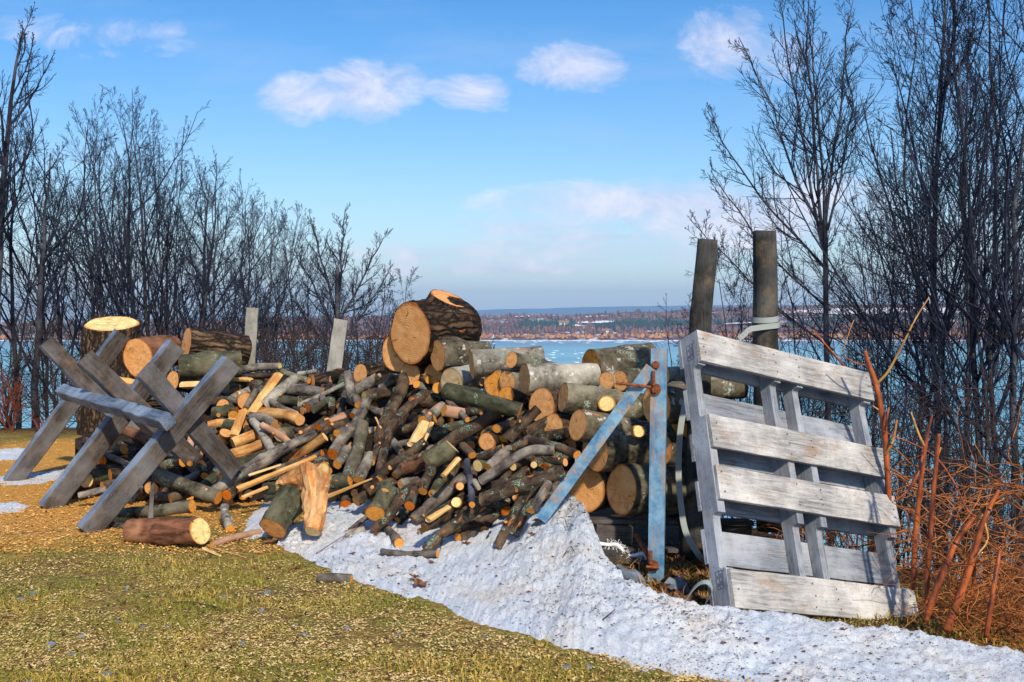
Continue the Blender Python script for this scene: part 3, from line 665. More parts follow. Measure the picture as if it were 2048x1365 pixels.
tree_px('bare tree cut by the right edge of the photo with crossing limbs', 25, 9, [(2050, 2040, -150, 26), (2040, 1960, 60, 14), (2070, 2110, -100, 20)], 'tall', GR)
tree_px('bushy bare tree low between the lone tree and the straight trunk', 26, 13, [(1790, 1770, 360, 10), (1800, 1820, 300, 10)], 'vase', GR)
tree_px('bare tree with arching limbs behind the pallet top right corner', 27, 12, [(1740, 1720, 450, 9), (1745, 1780, 480, 8)], 'vase', GR)
tree_px('slim bare tree between the straight trunk and the right edge', 28, 13, [(1945, 1950, -60, 16), (1940, 1900, 60, 12)], 'tall', GR)
tree_px('small bare sapling low between the two tall posts', 29, 12, [(1470, 1455, 540, 6), (1475, 1490, 500, 6)], 'round', GR)

GS = 'leafless shrubs under the trees'
shr = []
def shrub_px(label, seed, u, Y, vt, ns, spread, mtw='twig_brown', group=GS, name='bare_shrub'):
    st = [(u+random.uniform(-.12, .12)*spread, u+random.uniform(-1, 1)*spread, vt+random.uniform(0, 70), random.uniform(4, 8)*12/Y) for _ in range(ns)]
    return tree_px(label, seed, Y, st, 'shrub', group, name, 'shrub', mt=mtw, mtw=mtw, K0=5)
random.seed(31)
shrub_px('red twigged shrub at the left edge in front of the dark trees', 41, 25, 12.3, 700, 5, 60, 'red_twig')
shrub_px('small red shrub with upright shoots left of the sawbuck', 42, 90, 12.0, 750, 3, 30, 'red_twig')
L1 = ['brown thicket shrub behind the upright stump', 'bushy shrub behind the split log on the sawbuck', 'shrub filling the gap behind the large furrowed log', 'dark shrub left of the short grey stake',
      'reddish brown shrub right of the short grey stake', 'fine twigged shrub between the two weathered stakes', 'brown shrub directly behind the leaning grey stake', 'shrub just right of the leaning grey stake',
      'low shrub beside the big crotch log in front of the lake', 'dark shrub at the far left under the tallest tree', 'tangled shrub under the left pair of trees', 'low twiggy shrub peeping over the big logs by the lake']
for k, (u, Y, vt, sp) in enumerate([(190, 14, 600, 70), (290, 14.5, 590, 70), (400, 15, 590, 80), (455, 13, 620, 50), (540, 13.5, 600, 60), (590, 14, 600, 60), (650, 13, 620, 50), (715, 13.5, 600, 55), (770, 14, 620, 50), (10, 13, 560, 80), (110, 13.5, 560, 80), (985, 11.5, 650, 30)]):
    shrub_px(L1[k], 50+k, u, Y, vt+15, 6 if k < 11 else 4, sp, 'twig_brown' if k != 0 else 'twig_tree')
R1 = ['thin shrub low behind the left tall post', 'shrub seen between the two tall posts', 'shrub seen through the upper gap of the pallet', 'dark shrub right of the pallet top corner', 'tangled shrub below the straight trunk', 'dense shrub left of the broken canes',
      'dense dark shrub behind the tallest broken cane', 'brown thicket shrub at the right edge behind the canes', 'shrub seen through the middle of the pallet', 'tall twiggy shrub right of the straight trunk', 'shrub at the right edge below the pale trunk', 'dark low shrub behind the heap of dead stalks']
for k, (u, Y, vt, sp) in enumerate([(1390, 12, 620, 30), (1470, 12, 600, 40), (1600, 11, 640, 50), (1760, 10, 600, 60), (1860, 9.5, 620, 60), (1800, 8, 780, 60), (1900, 8, 740, 70), (2020, 7.6, 700, 80), (1560, 9, 760, 50), (1950, 10, 560, 60), (2050, 9.5, 540, 60), (1960, 7.5, 840, 80)]):
    shrub_px(R1[k], 70+k, u, Y, vt+20, 4, sp, 'twig_brown' if k % 2 else 'twig_tree')

# ---------------------------------------------------------------- snow
SN = [((548,1092),(565,1070),.02),((590,1112),(600,1060),.03),((640,1135),(650,1012),.06),((700,1163),(750,1000),.11),((790,1185),(880,985),.15),((850,1203),(960,980),.18),((893,1222),(1030,978),.22),
      ((960,1250),(1088,1000),.24),((1010,1262),(1116,998),.28),((1090,1285),(1148,1004),.28),((1150,1300),(1172,1030),.29),((1210,1315),(1205,1112),.15),((1300,1338),(1268,1188),.11),
      ((1400,1356),(1380,1218),.10),((1500,1378),(1500,1236),.10),((1650,1420),(1640,1255),.09),((1800,1470),(1800,1272),.08),((1930,1510),(1930,1300),.07),((2080,1560),(2080,1325),.06),((2300,1620),(2300,1380),.05)]
sc_ = []
for (f_, r_, h) in SN:
    a = G(*f_); Y = 5.0
    for _ in range(12):
        p = at(*r_, Y); Y = Y*(CH-(ground_z(p.x, p.y)+h))/(CH-p.z)
    sc_.append((a.x, a.y, Y*(r_[0]-1024)/F, Y, h))
sc_ = np.array(sc_); NS, NTt = 560, 74
ss = np.linspace(0, len(sc_)-1, NS); cols = np.stack([np.interp(ss, np.arange(len(sc_)), sc_[:, k]) for k in range(5)], 1)
ker = np.ones(15)/15
for k in range(5): cols[:, k] = np.convolve(np.pad(cols[:, k], 7, mode='edge'), ker, mode='valid')
V = []
def snow_relief(x, y):
    q = Vector((x, y, 0))
    return .020*mn.noise(q*3)+.014*mn.noise(q*9)+.014*mn.noise(q*20)+.012*mn.noise(q*42)+.005*mn.noise(q*100)-.022*abs(mn.noise(q*13+Vector((5, 1, 0))))
for i in range(NS):
    fx, fy, rx, ry, h = cols[i]
    e = .09*mn.noise(Vector((fx*4, fy*4, 1)))+.055*mn.noise(Vector((fx*12, fy*12, 2)))+.022*mn.noise(Vector((fx*40, fy*40, 2)))
    dx, dy = rx-fx, ry-fy; L = math.hypot(dx, dy)+1e-6; ex_, ey_ = dx/L*e, dy/L*e
    for j in range(NTt):
        t = j/(NTt-15)
        if t <= 1: x, y = fx+dx*t+ex_*(1-t)**3, fy+dy*t+ey_*(1-t)**3; prof = (t*t*(3-2*t))*.5+t*.5; lip = min(1, t*L/.16)**.8
        else:
            s = (t-1)/((NTt-1)/(NTt-15)-1); back = .10+.5*h; x, y = rx+dx/L*s*back, ry+dy/L*s*back; prof = (1-s*s)*1.0-.12*s; lip = 1-s
        z = ground_z(x, y)+h*prof+(.035+snow_relief(x, y))*lip-.006*(1-lip)
        V.append((x, y, z))
i, j = np.meshgrid(np.arange(NS-1), np.arange(NTt-1), indexing='ij'); a = (i*NTt+j).ravel()
tag(mesh('snow_bank', V, np.stack([a, a+NTt, a+NTt+1, a+1], 1), 'snow', smooth=True), 'long bank of dirty melting snow running from the firewood to the right foreground', 'snow', kind='stuff')
def snow_height(x, y):
    d = np.hypot(SV[:, 0]-x, SV[:, 1]-y); k = int(d.argmin()); return (SV[k, 2] if d[k] < .06 else ground_z(x, y))
SV = np.array(V)
def snow_patch(label, pts, h=.010):
    P = [G(u, v) for u, v in pts]; cx = sum(p.x for p in P)/len(P); cy = sum(p.y for p in P)/len(P); V = []; Fq = []; n = 90; m_ = 12
    for j in range(m_+1):
        t = j/m_
        for i in range(n):
            s = i/n*len(P); k = int(s) % len(P); q = s-int(s); a, b = P[k], P[(k+1) % len(P)]
            ex, ey = a.x+(b.x-a.x)*q, a.y+(b.y-a.y)*q; k2 = 1+.25*mn.noise(Vector((ex*5, ey*5, 7)))+.15*mn.noise(Vector((ex*17, ey*17, 7)))
            x, y = cx+(ex-cx)*t*k2, cy+(ey-cy)*t*k2
            V.append((x, y, ground_z(x, y)+(h+.5*snow_relief(x, y))*(1-t**4)-.006*t**4+.004))
    for j in range(m_):
        for i in range(n): i2 = (i+1) % n; Fq.append((j*n+i, j*n+i2, (j+1)*n+i2, (j+1)*n+i))
    tag(mesh('snow_patch', V, Fq, 'snow', smooth=True), label, 'snow', kind='stuff')
snow_patch('thin snow patch left of the sawbuck at the grass edge', [(-30,905),(40,895),(75,898),(40,918),(-30,925)])
snow_patch('icy snow patch behind the left sawbuck leg', [(-10,955),(60,948),(130,938),(150,952),(80,968),(0,972)])
snow_patch('small snow patch in the sawdust before the sawbuck', [(-20,1010),(35,1004),(62,1012),(40,1024),(-20,1030)])
snow_patch('snow glimpsed between the forked log and the birch stub', [(500,1035),(540,1000),(590,990),(600,1030),(560,1060),(500,1085),(485,1070)], .03)

# ---------------------------------------------------------------- ground cover
def scatter_quads(n, region, size, flat=.35, lift=.006):
    Vs = np.zeros((n, 4, 3))
    k = 0
    while k < n:
        x, y = region()
        z = ground_z(x, y)
        if y > 4.2 and snow_top(x, y): continue
        a = random.random()*6.28; s = random.uniform(*size); wd = s*random.uniform(.35, .8)
        ca, sa = math.cos(a), math.sin(a); tl = random.uniform(-flat, flat); tw = random.uniform(-flat, flat)
        for q, (p, r) in enumerate(((-s, -wd), (s, -wd*.8), (s*.8, wd), (-s, wd*.9))):
            Vs[k, q] = (x+ca*p-sa*r, y+sa*p+ca*r, z+lift+p*tl+r*tw+abs(tl*s)+abs(tw*wd)*.6)
        k += 1
    Q = np.arange(n*4).reshape(n, 4); return Vs.reshape(-1, 3), Q
GRID = {}
for p in SV[::3]: GRID[(int(p[0]*14), int(p[1]*14))] = 1
def snow_top(x, y): return (int(x*14), int(y*14)) in GRID
def reg(u0, u1, v0, v1, thr=None, seed=0, inv=False):
    def f():
        while True:
            v = v0+(v1-v0)*random.random(); u = random.uniform(u0, u1); Y = CH*F/(v-HV); x = (u-1024)/F*Y
            if thr is None: return x, Y
            q = mn.noise(Vector((x*1.7+seed, Y*1.7, 0)))+.5*mn.noise(Vector((x*5+seed, Y*5, 0)))
            if (q > thr): return x, Y
    return f
V1, Q1 = scatter_quads(26000, reg(-60, 1600, 1060, 1400, -.15, 3), (.002, .0065))
V2, Q2 = scatter_quads(15000, reg(-60, 1900, 1130, 1400), (.002, .006))
V, Q = join([(V1, Q1), (V2, Q2)]); tag(mesh('wood_chips', V, Q, 'chip'), 'pale wood chips strewn over the grass', 'wood chips', kind='stuff')
V, Q = scatter_quads(20000, reg(-80, 640, 880, 1110), (.003, .009)); tag(mesh('sawdust', V, Q, 'sawdust_chip'), 'orange sawdust around the sawbuck feet', 'sawdust', kind='stuff')
V, Q = scatter_quads(3500, reg(-60, 1900, 1000, 1400), (.003, .009), .7); tag(mesh('leaf_litter', V, Q, 'leaf_bit'), 'dark bits of bark and leaf scattered in the grass', 'leaf litter', kind='stuff')
def blades(n, region, h, lean=.6, wid=.0022):
    base = np.zeros((n, 3)); k = 0
    while k < n:
        x, y = region()
        if snow_top(x, y): continue
        base[k] = (x, y, ground_z(x, y)); k += 1
    hh = rng.uniform(h[0], h[1], n); a = rng.uniform(0, 6.28, n); l = rng.uniform(.1, lean, n)*hh; b = rng.uniform(0, 6.28, n)
    dx = np.cos(a)*l; dy = np.sin(a)*l; w_ = rng.uniform(.7, 1.4, n)*wid; ox, oy = np.cos(b)*w_, np.sin(b)*w_
    P = np.zeros((n, 6, 3))
    for q, (t, wf) in enumerate(((0, 1), (.55, .8), (1, .12))):
        c = base.copy(); c[:, 0] += dx*t*t; c[:, 1] += dy*t*t; c[:, 2] += hh*t*(1-.25*t)
        P[:, q*2] = c; P[:, q*2+1] = c; P[:, q*2, 0] -= ox*wf; P[:, q*2, 1] -= oy*wf; P[:, q*2+1, 0] += ox*wf; P[:, q*2+1, 1] += oy*wf
    i = np.arange(n)[:, None]*6; Q = np.concatenate([i+np.array([0, 1, 3, 2]), i+np.array([2, 3, 5, 4])], 0); return P.reshape(-1, 3), Q
V1, Q1 = blades(17000, reg(-60, 1900, 1080, 1400, -.02, 8), (.006, .024), 1.5)
V2, Q2 = blades(9000, reg(-60, 1800, 1080, 1400, .12, 11), (.014, .042), 1.0)
V, Q = join([(V1, Q1), (V2, Q2)]); tag(mesh('grass', V, Q, 'grass_blade'), 'short matted olive grass over the foreground', 'grass', kind='stuff')
def reg2():
    while True:
        x = random.uniform(.9, 3.2); y = random.uniform(4.3, 5.9)
        if True: return x, y
V, Q = blades(5000, reg2, (.015, .06), .9); tag(mesh('grass', V, Q, 'grass_blade'), 'strip of greener grass between the snow bank and the pallet foot', 'grass', kind='stuff')
def reg3(): return random.uniform(.3, 1.3), random.uniform(5.2, 6.3)
V, Q = blades(1200, reg3, (.03, .12), 1.4, .0016); tag(mesh('dry_grass', V, Q, 'cane_pale'), 'dry straw tufts in the shade around the steel post foot', 'grass', kind='stuff')
V, Q = scatter_quads(500, reg3, (.01, .035), .8); tag(mesh('leaf_litter', V, Q, 'leaf_bit'), 'brown fallen leaves in the shade behind the steel post', 'leaf litter', kind='stuff')

# specks of bark, wood and leaf on the snow
def specks(n, size, seed, lo=0, hi=1):
    g = np.random.default_rng(seed); A = SV.reshape(NS, NTt, 3); Vs = []
    while len(Vs) < n*4:
        i = g.integers(0, NS); j = g.integers(0, NTt-14); p = A[i, j]
        if mn.noise(Vector((p[0]*2.2, p[1]*2.2, seed))) < lo+g.uniform(-.25, .25): continue
        a = g.uniform(0, 6.28); s = g.uniform(*size); b = s*g.uniform(.3, .9); o_ = g.uniform(-.006, .006, 2)
        for q, r in ((-s, -b), (s, -b*.7), (s*.9, b), (-s*.8, b)): Vs.append((p[0]+o_[0]+math.cos(a)*q-math.sin(a)*r, p[1]+o_[1]+math.sin(a)*q+math.cos(a)*r, p[2]+.003+s*.5*g.uniform(0, 1)))
    return np.array(Vs), np.arange(n*4).reshape(n, 4)
V, Q = specks(5200, (.0012, .0045), 4, -.1); tag(mesh('bark_crumbs', V, Q, 'leaf_bit'), 'dark crumbs of bark and leaf scattered over the snow bank', 'bark crumbs', kind='stuff')
V, Q = specks(700, (.003, .010), 9, 0.0); tag(mesh('bark_crumbs', V, Q, 'leaf_bit'), 'larger flakes of bark lying on the snow bank', 'bark crumbs', kind='stuff')
V, Q = specks(1300, (.0015, .005), 6, 0.05); tag(mesh('wood_chips', V, Q, 'sawdust_chip'), 'orange chips of wood scattered on the snow bank', 'wood chips', kind='stuff')

# pebbles, each a thing
PB = [(43,1197,11,'grey pebble nearest the left edge of the grass'),(64,1186,13,'flat grey stone upper of the pair at the left edge'),(150,1183,7,'little stone right of the left edge pair'),(107,1196,10,'oblong grey pebble right of the nearest left pebble'),
 (103,1288,15,'blue grey stone, upper of the close pair at lower left'),(97,1301,9,'small stone touching the lower left pair'),(142,1310,15,'flat dark stone just right of the close pair'),(164,1271,11,'dark stone above the flat dark one'),
 (214,1348,16,'tall grey stone at the bottom left of the grass'),(58,1362,12,'stone cut by the bottom edge at the left'),(238,1243,8,'tiny blue pebble left of the trio'),(266,1245,7,'middle pebble of the small trio'),(286,1254,10,'lowest and biggest pebble of the small trio'),
 (334,1252,10,'round pebble right of the small trio'),(254,1178,7,'lone small pebble below the foreground log'),(324,1191,7,'lone small pebble beneath the splinter'),(448,1193,9,'pebble left of the short log on the grass'),(534,1185,13,'flat dark pebble below the short log'),
 (523,1221,9,'pointed blue pebble in mid grass'),(483,1287,10,'blue pebble low in mid grass'),(609,1268,10,'bright blue pebble right of mid grass'),(588,1254,9,'dark flat pebble beside the bright blue one'),(694,1256,9,'small dark pebble below the snow tip'),
 (797,1270,8,'bluest small pebble near the middle bottom'),(944,1321,11,'grey white pebble near the bottom centre'),(680,1354,10,'pebble cut by the bottom edge near centre'),(1133,1334,12,'dark pebble beneath the snow edge'),(1181,1334,10,'small blue pebble right of the dark one'),(971,1272,7,'tiny pebble close to the snow edge')]
random.seed(5)
def stone(label, u, v, d, cat='pebble', group='pebbles in the grass', flat=.55):
    p = G(u, v+d*.3); r = d/2/F*p.y*1.15; V = []; Fq = []; sd = random.random()*90
    n, m_ = 9, 6
    for j in range(m_+1):
        th_ = math.pi*j/m_
        for i in range(n):
            an = 6.283*i/n; q = Vector((math.sin(th_)*math.cos(an), math.sin(th_)*math.sin(an), math.cos(th_))); k = r*(1+.7*mn.noise(q*1.3+Vector((sd, 0, 0)))); V.append((q.x*k*1.15, q.y*k*.9, q.z*k*flat*1.3))
    for j in range(m_):
        for i in range(n): i2 = (i+1) % n; Fq.append((j*n+i, (j+1)*n+i, (j+1)*n+i2, j*n+i2))
    o = mesh('pebble', V, Fq, 'stone'); o.location = (p.x, p.y, p.z+r*flat*.55); o.rotation_euler.z = random.random()*6
    return tag(o, label, cat, group)
for (u, v, d, lab) in PB: stone(lab, u, v, d)

# dead leaves on the snow
def surf(u, v):
    """point seen at u, v on snow or ground"""
    best = None; Y = 3.9
    while Y < 9:
        p = at(u, v, Y); h = snow_height(p.x, p.y)
        if p.z <= h: return Vector((p.x, p.y, h))
        Y += .02
    return G(u, v)
def leaf(label, u, v, size, col='dead_leaf', cat='leaf', rz=None):
    p = surf(u, v); s = size/2/F*p.y; V = [(0, 0, 0)]; n = 15; ph = random.random()*9
    for k in range(n):
        an = 6.283*k/n; rr = s*(1.15 if k % 3 == 0 else .62)*random.uniform(.8, 1.15); V.append((rr*math.cos(an), rr*math.sin(an)*.8, s*(.35+.5*mn.noise(Vector((math.cos(an)*1.5+ph, math.sin(an)*1.5, 0))))))
    V += [(x, y, z-.0015) for x, y, z in V]
    Fq = [(0, 1+k, 1+(k+1) % n) for k in range(n)]+[(n+1, n+2+(k+1) % n, n+2+k) for k in range(n)]+[(1+k, n+2+k, n+2+(k+1) % n, 1+(k+1) % n) for k in range(n)]
    o = mesh('dead_leaf', V, Fq, col); o.location = p+Vector((0, 0, .004)); o.rotation_euler = (random.uniform(-.3, .1), random.uniform(-.3, .3), rz if rz is not None else random.random()*6)
    return tag(o, label, cat, 'dead leaves')
random.seed(9)
for a in [('large curled brown leaf at the lower edge of the snow', 838, 1178, 44), ('small dark leaf above the large curled leaf on snow', 828, 1160, 22), ('dark maple leaf beside the foot of the steel brace', 1083, 1046, 38), ('black crumpled leaf on the snow below the pallet', 1688, 1270, 20),
          ('dark torn leaf on open snow right of the lichen stick', 932, 1092, 20), ('pinkish leaf on the snow left of the fallen stick', 706, 1110, 16), ('dark leaf under the fallen horizontal stick', 862, 1128, 16), ('flat brown leaf at the snow tip on the grass', 594, 1140, 24),
          ('tan leaf beside the sticks on the snow', 1064, 1072, 20), ('small brown leaf low on the snow at the right', 1448, 1290, 14), ('brown leaf in the snow below the forked log', 640, 1006, 34), ('dark leaf on the snow beneath the bent stub', 752, 1082, 14),
          ('dark clump of leaves under the forked log', 540, 1090, 40), ('pale leaf in the lower left grass', 182, 1308, 16)]:
    leaf(*a)
def twig(label, pts, r, mat='twig_brown', name='twig', group='fallen twigs', cat='twig'):
    P = [surf(u, v)+Vector((0, 0, r+.002+dz)) for u, v, dz in pts]; q = np.array(smooth_path([(p, r) for p in P], 14))
    V, Q = tubes(q[None, :, :3], (q[None, :, 3])*np.linspace(1, .5, 14)[None, :], 5); return tag(mesh(name, V, Q, mat, smooth=True), label, cat, group)
twig('long thin twig lying in the middle of the grass', [(335,1208,0),(390,1214,.01),(455,1225,0)], .003)
twig('long bowed red twig on the snow tip', [(632,1110,0),(690,1085,.03),(742,1060,.05)], .0025, 'red_twig')
twig('short forked twig on the open snow', [(1125,1120,0),(1140,1110,.02),(1150,1116,.01)], .0022)
twig('thin twig bent upright on the snow near the brace', [(1135,1062,0),(1128,1052,.03),(1112,1048,.02)], .002)
twig('short dark twig low on the snow', [(1205,1245,0),(1230,1236,.015)], .003)
twig('curly twig beside the fallen horizontal stick', [(868,1092,.0),(882,1098,.02),(880,1110,.0)], .002)
# ---------------------------------------------------------------- firewood heap
random.seed(21)
FOOT = [(120,1010,7.6),(250,1012,7.35),(430,1012,7.3),(520,1000,7.3),(600,1000,7.1),(680,1030,6.7),(760,1095,5.95),(860,1106,5.72),(960,1100,5.62),(1040,1080,5.66),(1110,1010,5.8),(1160,950,6.0)]
TOPL = [(120,830,9.0),(250,780,9.3),(430,750,9.2),(520,735,9.0),(640,745,8.8),(750,738,8.3),(860,745,7.7),(960,770,7.15),(1050,800,6.6),(1110,850,6.25),(1160,880,6.1)]
fa, ta = np.array(FOOT), np.array(TOPL)
def D(u, v):
    vf = np.interp(u, fa[:, 0], fa[:, 1]); yf = np.interp(u, fa[:, 0], fa[:, 2]); vt = np.interp(u, ta[:, 0], ta[:, 1]); yt = np.interp(u, ta[:, 0], ta[:, 2])
    t = (vf-v)/(vf-vt); t = min(1.25, max(-.25, t)); return float(yf+(yt-yf)*t)
def build_log(line, name='firewood_stick', cat='firewood', group=None, depth=None, **kw):
    """'u1 v1 u2 v2 d1 d2 ratio bark cut lift | label | mid points u,v,d;...'"""
    a, lab, *mid = [q.strip() for q in line.split('|')]
    q = a.split(); u1, v1, u2, v2, d1, d2 = map(float, q[:6]); ratio = None if q[6] == '-' else float(q[6]); bk = BK[q[7]]; ct = CT[q[8]]; k = float(q[9])/100
    if depth: Y1, Y2 = depth
    elif v1 > 1030 and (u1 > 640 or v1 > 1055):            # the pieces at the foot lie on the snow or the grass
        def rest(u, v, r):
            Y = 4.3
            while Y < 8:
                p = at(u, v, Y)
                if p.z-r*Y/F*.75 <= max(snow_height(p.x, p.y), ground_z(p.x, p.y)): break
                Y += .015
            return Y
        Y1 = rest(u1, v1, d1/2); Y2 = D(u2, v2)-k
        Y2 = rest(u2, v2, d2/2) if v2 > 1035 else max(Y2, Y1+.10)
    else:
        Y1 = D(u1, v1)-k; lat = math.hypot(u2-u1, v2-v1)/F*Y1
        if ratio is None: Y2 = D(u2, v2)-k
        else:
            ratio = min(ratio, .93); Y2 = Y1+lat*ratio/math.sqrt(1-ratio*ratio)
            Y2 = max(Y1+.04, min(Y2, Y1+.75))
    pts = [(at(u1, v1, Y1), d1/2/F*Y1)]
    if mid:
        ms = [tuple(map(float, p.split(','))) for p in mid[0].split(';')]
        tl = 0; cum = []; pr = (u1, v1)
        for p in ms+[(u2, v2, 0)]: tl += math.hypot(p[0]-pr[0], p[1]-pr[1]); cum.append(tl); pr = p
        for p, c in zip(ms, cum): Ym = Y1+(Y2-Y1)*c/tl; pts.append((at(p[0], p[1], Ym), p[2]/2/F*Ym))
    else:
        mp = (at(u1, v1, Y1)+at(u2, v2, Y2))/2; q_ = (at(u1, v1, Y1)-at(u2, v2, Y2)).length; pts.append((mp+Vector((random.uniform(-1, 1), random.uniform(-.5, .5), random.uniform(-1, 1)))*q_*.035, (d1+d2)/4/F*(Y1+Y2)/2))
    pts.append((at(u2, v2, Y2), d2/2/F*Y2))
    # keep the piece out of the ground
    lowest = min(p.z-r-max(ground_z(p.x, p.y), snow_height(p.x, p.y) if p.y < 7.2 else -9) for p, r in pts)
    if depth is None and lowest < -.012:
        s = 1-min(.12, (-lowest-.012)/CH); cz = Vector((0, 0, CH)); pts = [(cz+(p-cz)*s, r*s) for p, r in pts]
    return log_thing(name, pts, bk, ct, lab, cat, group, **kw)
BK = dict(g='bark_grey', d='bark_dark', n='bark_green', w='bark_white', m='bark_moss', f='bark_furrowed', b='bark_brown', k='bark_pink', p='peeled', s='bark_spotted', t='bark_tree')
CT = dict(t='cut_tan', o='cut_orange', r='cut_red', p='cut_pale', y='cut_grey')

STICKS = '''
478 741 560 733 17 15 - g p 3 | greenish stick on top of the heap with a pointed pale tip, below the grey stake
500 753 548 751 11 9 - d o 4 | short dark stick with a knot just under the pointed stick
455 774 560 764 19 15 .6 n o 4 | grey green branch lying level above the round cut ends, torn orange at its left end
445 812 500 806 28 24 .85 d t 6 | stub with round tan cut end showing a centre crack, beside the front sawbuck leg
438 822 470 818 22 20 .8 f t 3 | second round end tucked behind the cracked stub by the sawbuck
474 789 530 780 13 11 .75 w t 7 | thin pale branch with a small cut end above the half disc
490 803 520 800 34 30 .85 d t 5 | log whose yellowish disc is half covered by a slanting grey stick
492 817 513 781 14 12 - g o 12 | short purple grey stick slanting over the yellowish disc
528 813 592 756 24 21 .55 w r 9 | smooth pale grey branch with a red brown cut end pointing up right
568 778 650 786 26 24 - g o 7 | thick grey branch lying level behind the two split billets
541 803 594 828 13 10 - g p 13 | short grey stick with a white sloping cut near the peeled billets
600 841 520 829 22 28 .75 p t 14 | peeled honey coloured billet with a round end lower right
549 848 502 834 19 20 .7 g t 16 | blue grey billet with a pale round end under the peeled one
452 866 440 895 26 24 .7 p t 14 | peeled stub with its round end hidden partly by the front sawbuck board
465 888 508 871 25 24 .6 p t 18 | thick peeled billet with blunt left end below the knotty upright piece
415 852 470 843 17 16 .4 p p 15 | short peeled billet with sunlit top against the sawbuck board
505 842 548 906 15 17 - w o 24 | silvery bent stick crossing downwards over the peeled billets | 520,860,16;536,888,17
580 887 524 851 14 14 .5 k t 20 | pinkish peeled stick crossing down right to the long grey branch
462 912 525 890 25 20 - p t 16 | peeled tan log with cracked side low left behind the long grey branch
478 930 540 905 23 20 - n o 16 | mossy green branch just above the long grey branch
425 984 630 868 24 17 - g o 26 | longest grey branch running from lower left up to the middle of the heap | 482,950,25;548,908,27;590,886,18
650 874 570 925 20 19 .3 p p 24 | peeled round billet with pale end lying above the two split billets
645 908 556 938 17 15 .3 g r 27 | blue grey stick lying between the peeled sticks, dark cut end to the right
530 981 560 977 30 27 - n o 22 | short dark green round behind the forked log
438 996 312 948 30 30 .3 m o 26 | long mossy branch ending with an orange cut near the birch stub | 380,975,30
453 990 480 972 21 20 .8 d r 30 | hollow red ended dark stick beside the mossy branch end
613 816 692 776 22 15 .72 g r 14 | grey branch with a round red brown end left of the heap centre
604 822 650 800 16 15 .65 g t 9 | thin branch tucked behind the red ended grey one
596 812 690 768 10 9 - w o 10 | thin pale stick lying above the red ended grey branch
625 762 685 748 26 24 .5 f t 6 | rough furrowed round on the crest, left of the half disc log
720 748 775 738 40 36 .8 f t 2 | dead furrowed log on the crest showing a pale half disc
718 811 697 748 18 20 .7 g o 24 | grey branch bent like an elbow | 716,805,19;702,785,21
712 780 754 754 20 18 - g o 17 | brown grey stick leaning up right beside the elbow branch
722 765 760 752 11 12 .6 w o 10 | small pale branch with orange end near the half disc log
762 776 794 758 15 14 - g o 12 | pale grey stick under the lichened crest branch
728 796 805 777 25 22 .35 d p 22 | dark branch with peeled orange back and pale slanting cut
664 816 628 822 14 17 .7 n t 14 | short crooked stub with a yellow oval end | 660,800,16
658 849 706 828 20 20 .75 k r 15 | reddish branch with dark brown round end in the heap middle
637 855 672 836 17 15 .75 g r 14 | grey branch with brown round end just left of the reddish one
705 832 722 815 15 14 .75 g r 18 | dark end of a grey stick right of the reddish branch
665 909 735 800 25 19 .75 g r 26 | grey branch with a kink ending in a brown disc above the bright red disc | 690,872,24;715,845,22
674 868 705 850 18 16 .8 g o 15 | orange ended stub above the kinked grey branch
694 962 724 850 26 27 - m o 28 | broad mottled grey green branch standing steeply mid heap | 705,930,30;718,895,27
758 884 812 748 22 25 - d o 30 | dark lichened limb running steeply up to the crest | 764,860,24;782,820,25;800,785,26
757 962 850 786 20 18 - d o 34 | steep knobbly limb with orange scars crossing the heap middle | 762,930,20;772,885,19;786,850,18;812,818,18
772 897 822 884 15 14 - g o 18 | bluish level stick right of the steep knobbly limb
812 928 784 882 17 16 - g o 20 | smooth grey stick slanting down right from the knobbly limb
753 860 712 872 14 16 .8 w o 17 | knotty pale stick with an oval end near the thin splinter
651 943 640 925 27 28 .85 d o 20 | short dark log with the brightest orange red disc
674 930 694 898 20 20 .8 g o 22 | branch with two tone orange disc right of the brightest one
701 961 655 964 26 28 .3 n o 26 | green barked round lying level behind the long yellow splinter
717 960 742 912 23 22 .8 g o 32 | grey branch with orange disc just above the yellow splinter
743 925 765 880 15 22 .8 d t 28 | lichened branch with small tan knot end above the yellow splinter
733 976 850 884 20 19 - d o 36 | long dark lichened branch with one orange spot crossing to the upper right | 765,945,21;808,915,20
737 984 800 958 18 18 .5 d o 33 | brown barked stick with a narrow orange end above the thick short log
712 1004 748 980 22 22 .5 d o 28 | dark lichened stub left of the thick short log
750 1028 778 978 39 38 .82 n o 38 | thick short green log with the largest tan disc at the heap foot
747 1061 840 960 18 20 .8 d r 40 | long scaly branch with red brown end at the heap foot left | 778,1030,22;808,990,22
795 1041 818 1015 16 17 .8 n o 37 | yellowish stub with round end beside the scaly branch
798 1087 764 1052 20 17 .8 g o 46 | short grey branch lying on snow with an orange end lower right
691 1069 730 1059 17 14 .5 w o 46 | pale little offcut with torn orange end on the snow
700 1062 738 1032 12 10 - g o 36 | thin grey stick sticking out of the snow behind the little offcut
800 969 830 962 18 18 .5 g t 34 | hollow ended little stub above the orange disc stick
819 1012 829 982 22 20 .85 d r 40 | lichened branch with brown disc between the two long grey ones
845 983 860 930 21 21 .85 d o 38 | dark knobbly branch bent at top with a round tan disc | 852,960,20;862,945,22
827 1040 930 955 24 24 .8 g r 46 | straight grey speckled branch with brown disc and a sawn side knot | 870,1002,25
850 1101 968 1010 20 22 - d o 50 | long blue green lichened branch leaning on the snow | 890,1065,22;930,1035,23
875 1108 762 1103 17 12 .4 g o 52 | crooked grey stick lying flat on the snow in front | 845,1108,14;810,1108,12
931 1019 1010 963 1 1 - g o 50 | x
718 0 0 0 0 0 - g o 0 | x
'''.strip().split('\n')
STICKS = [s for s in STICKS if not s.endswith('| x')]
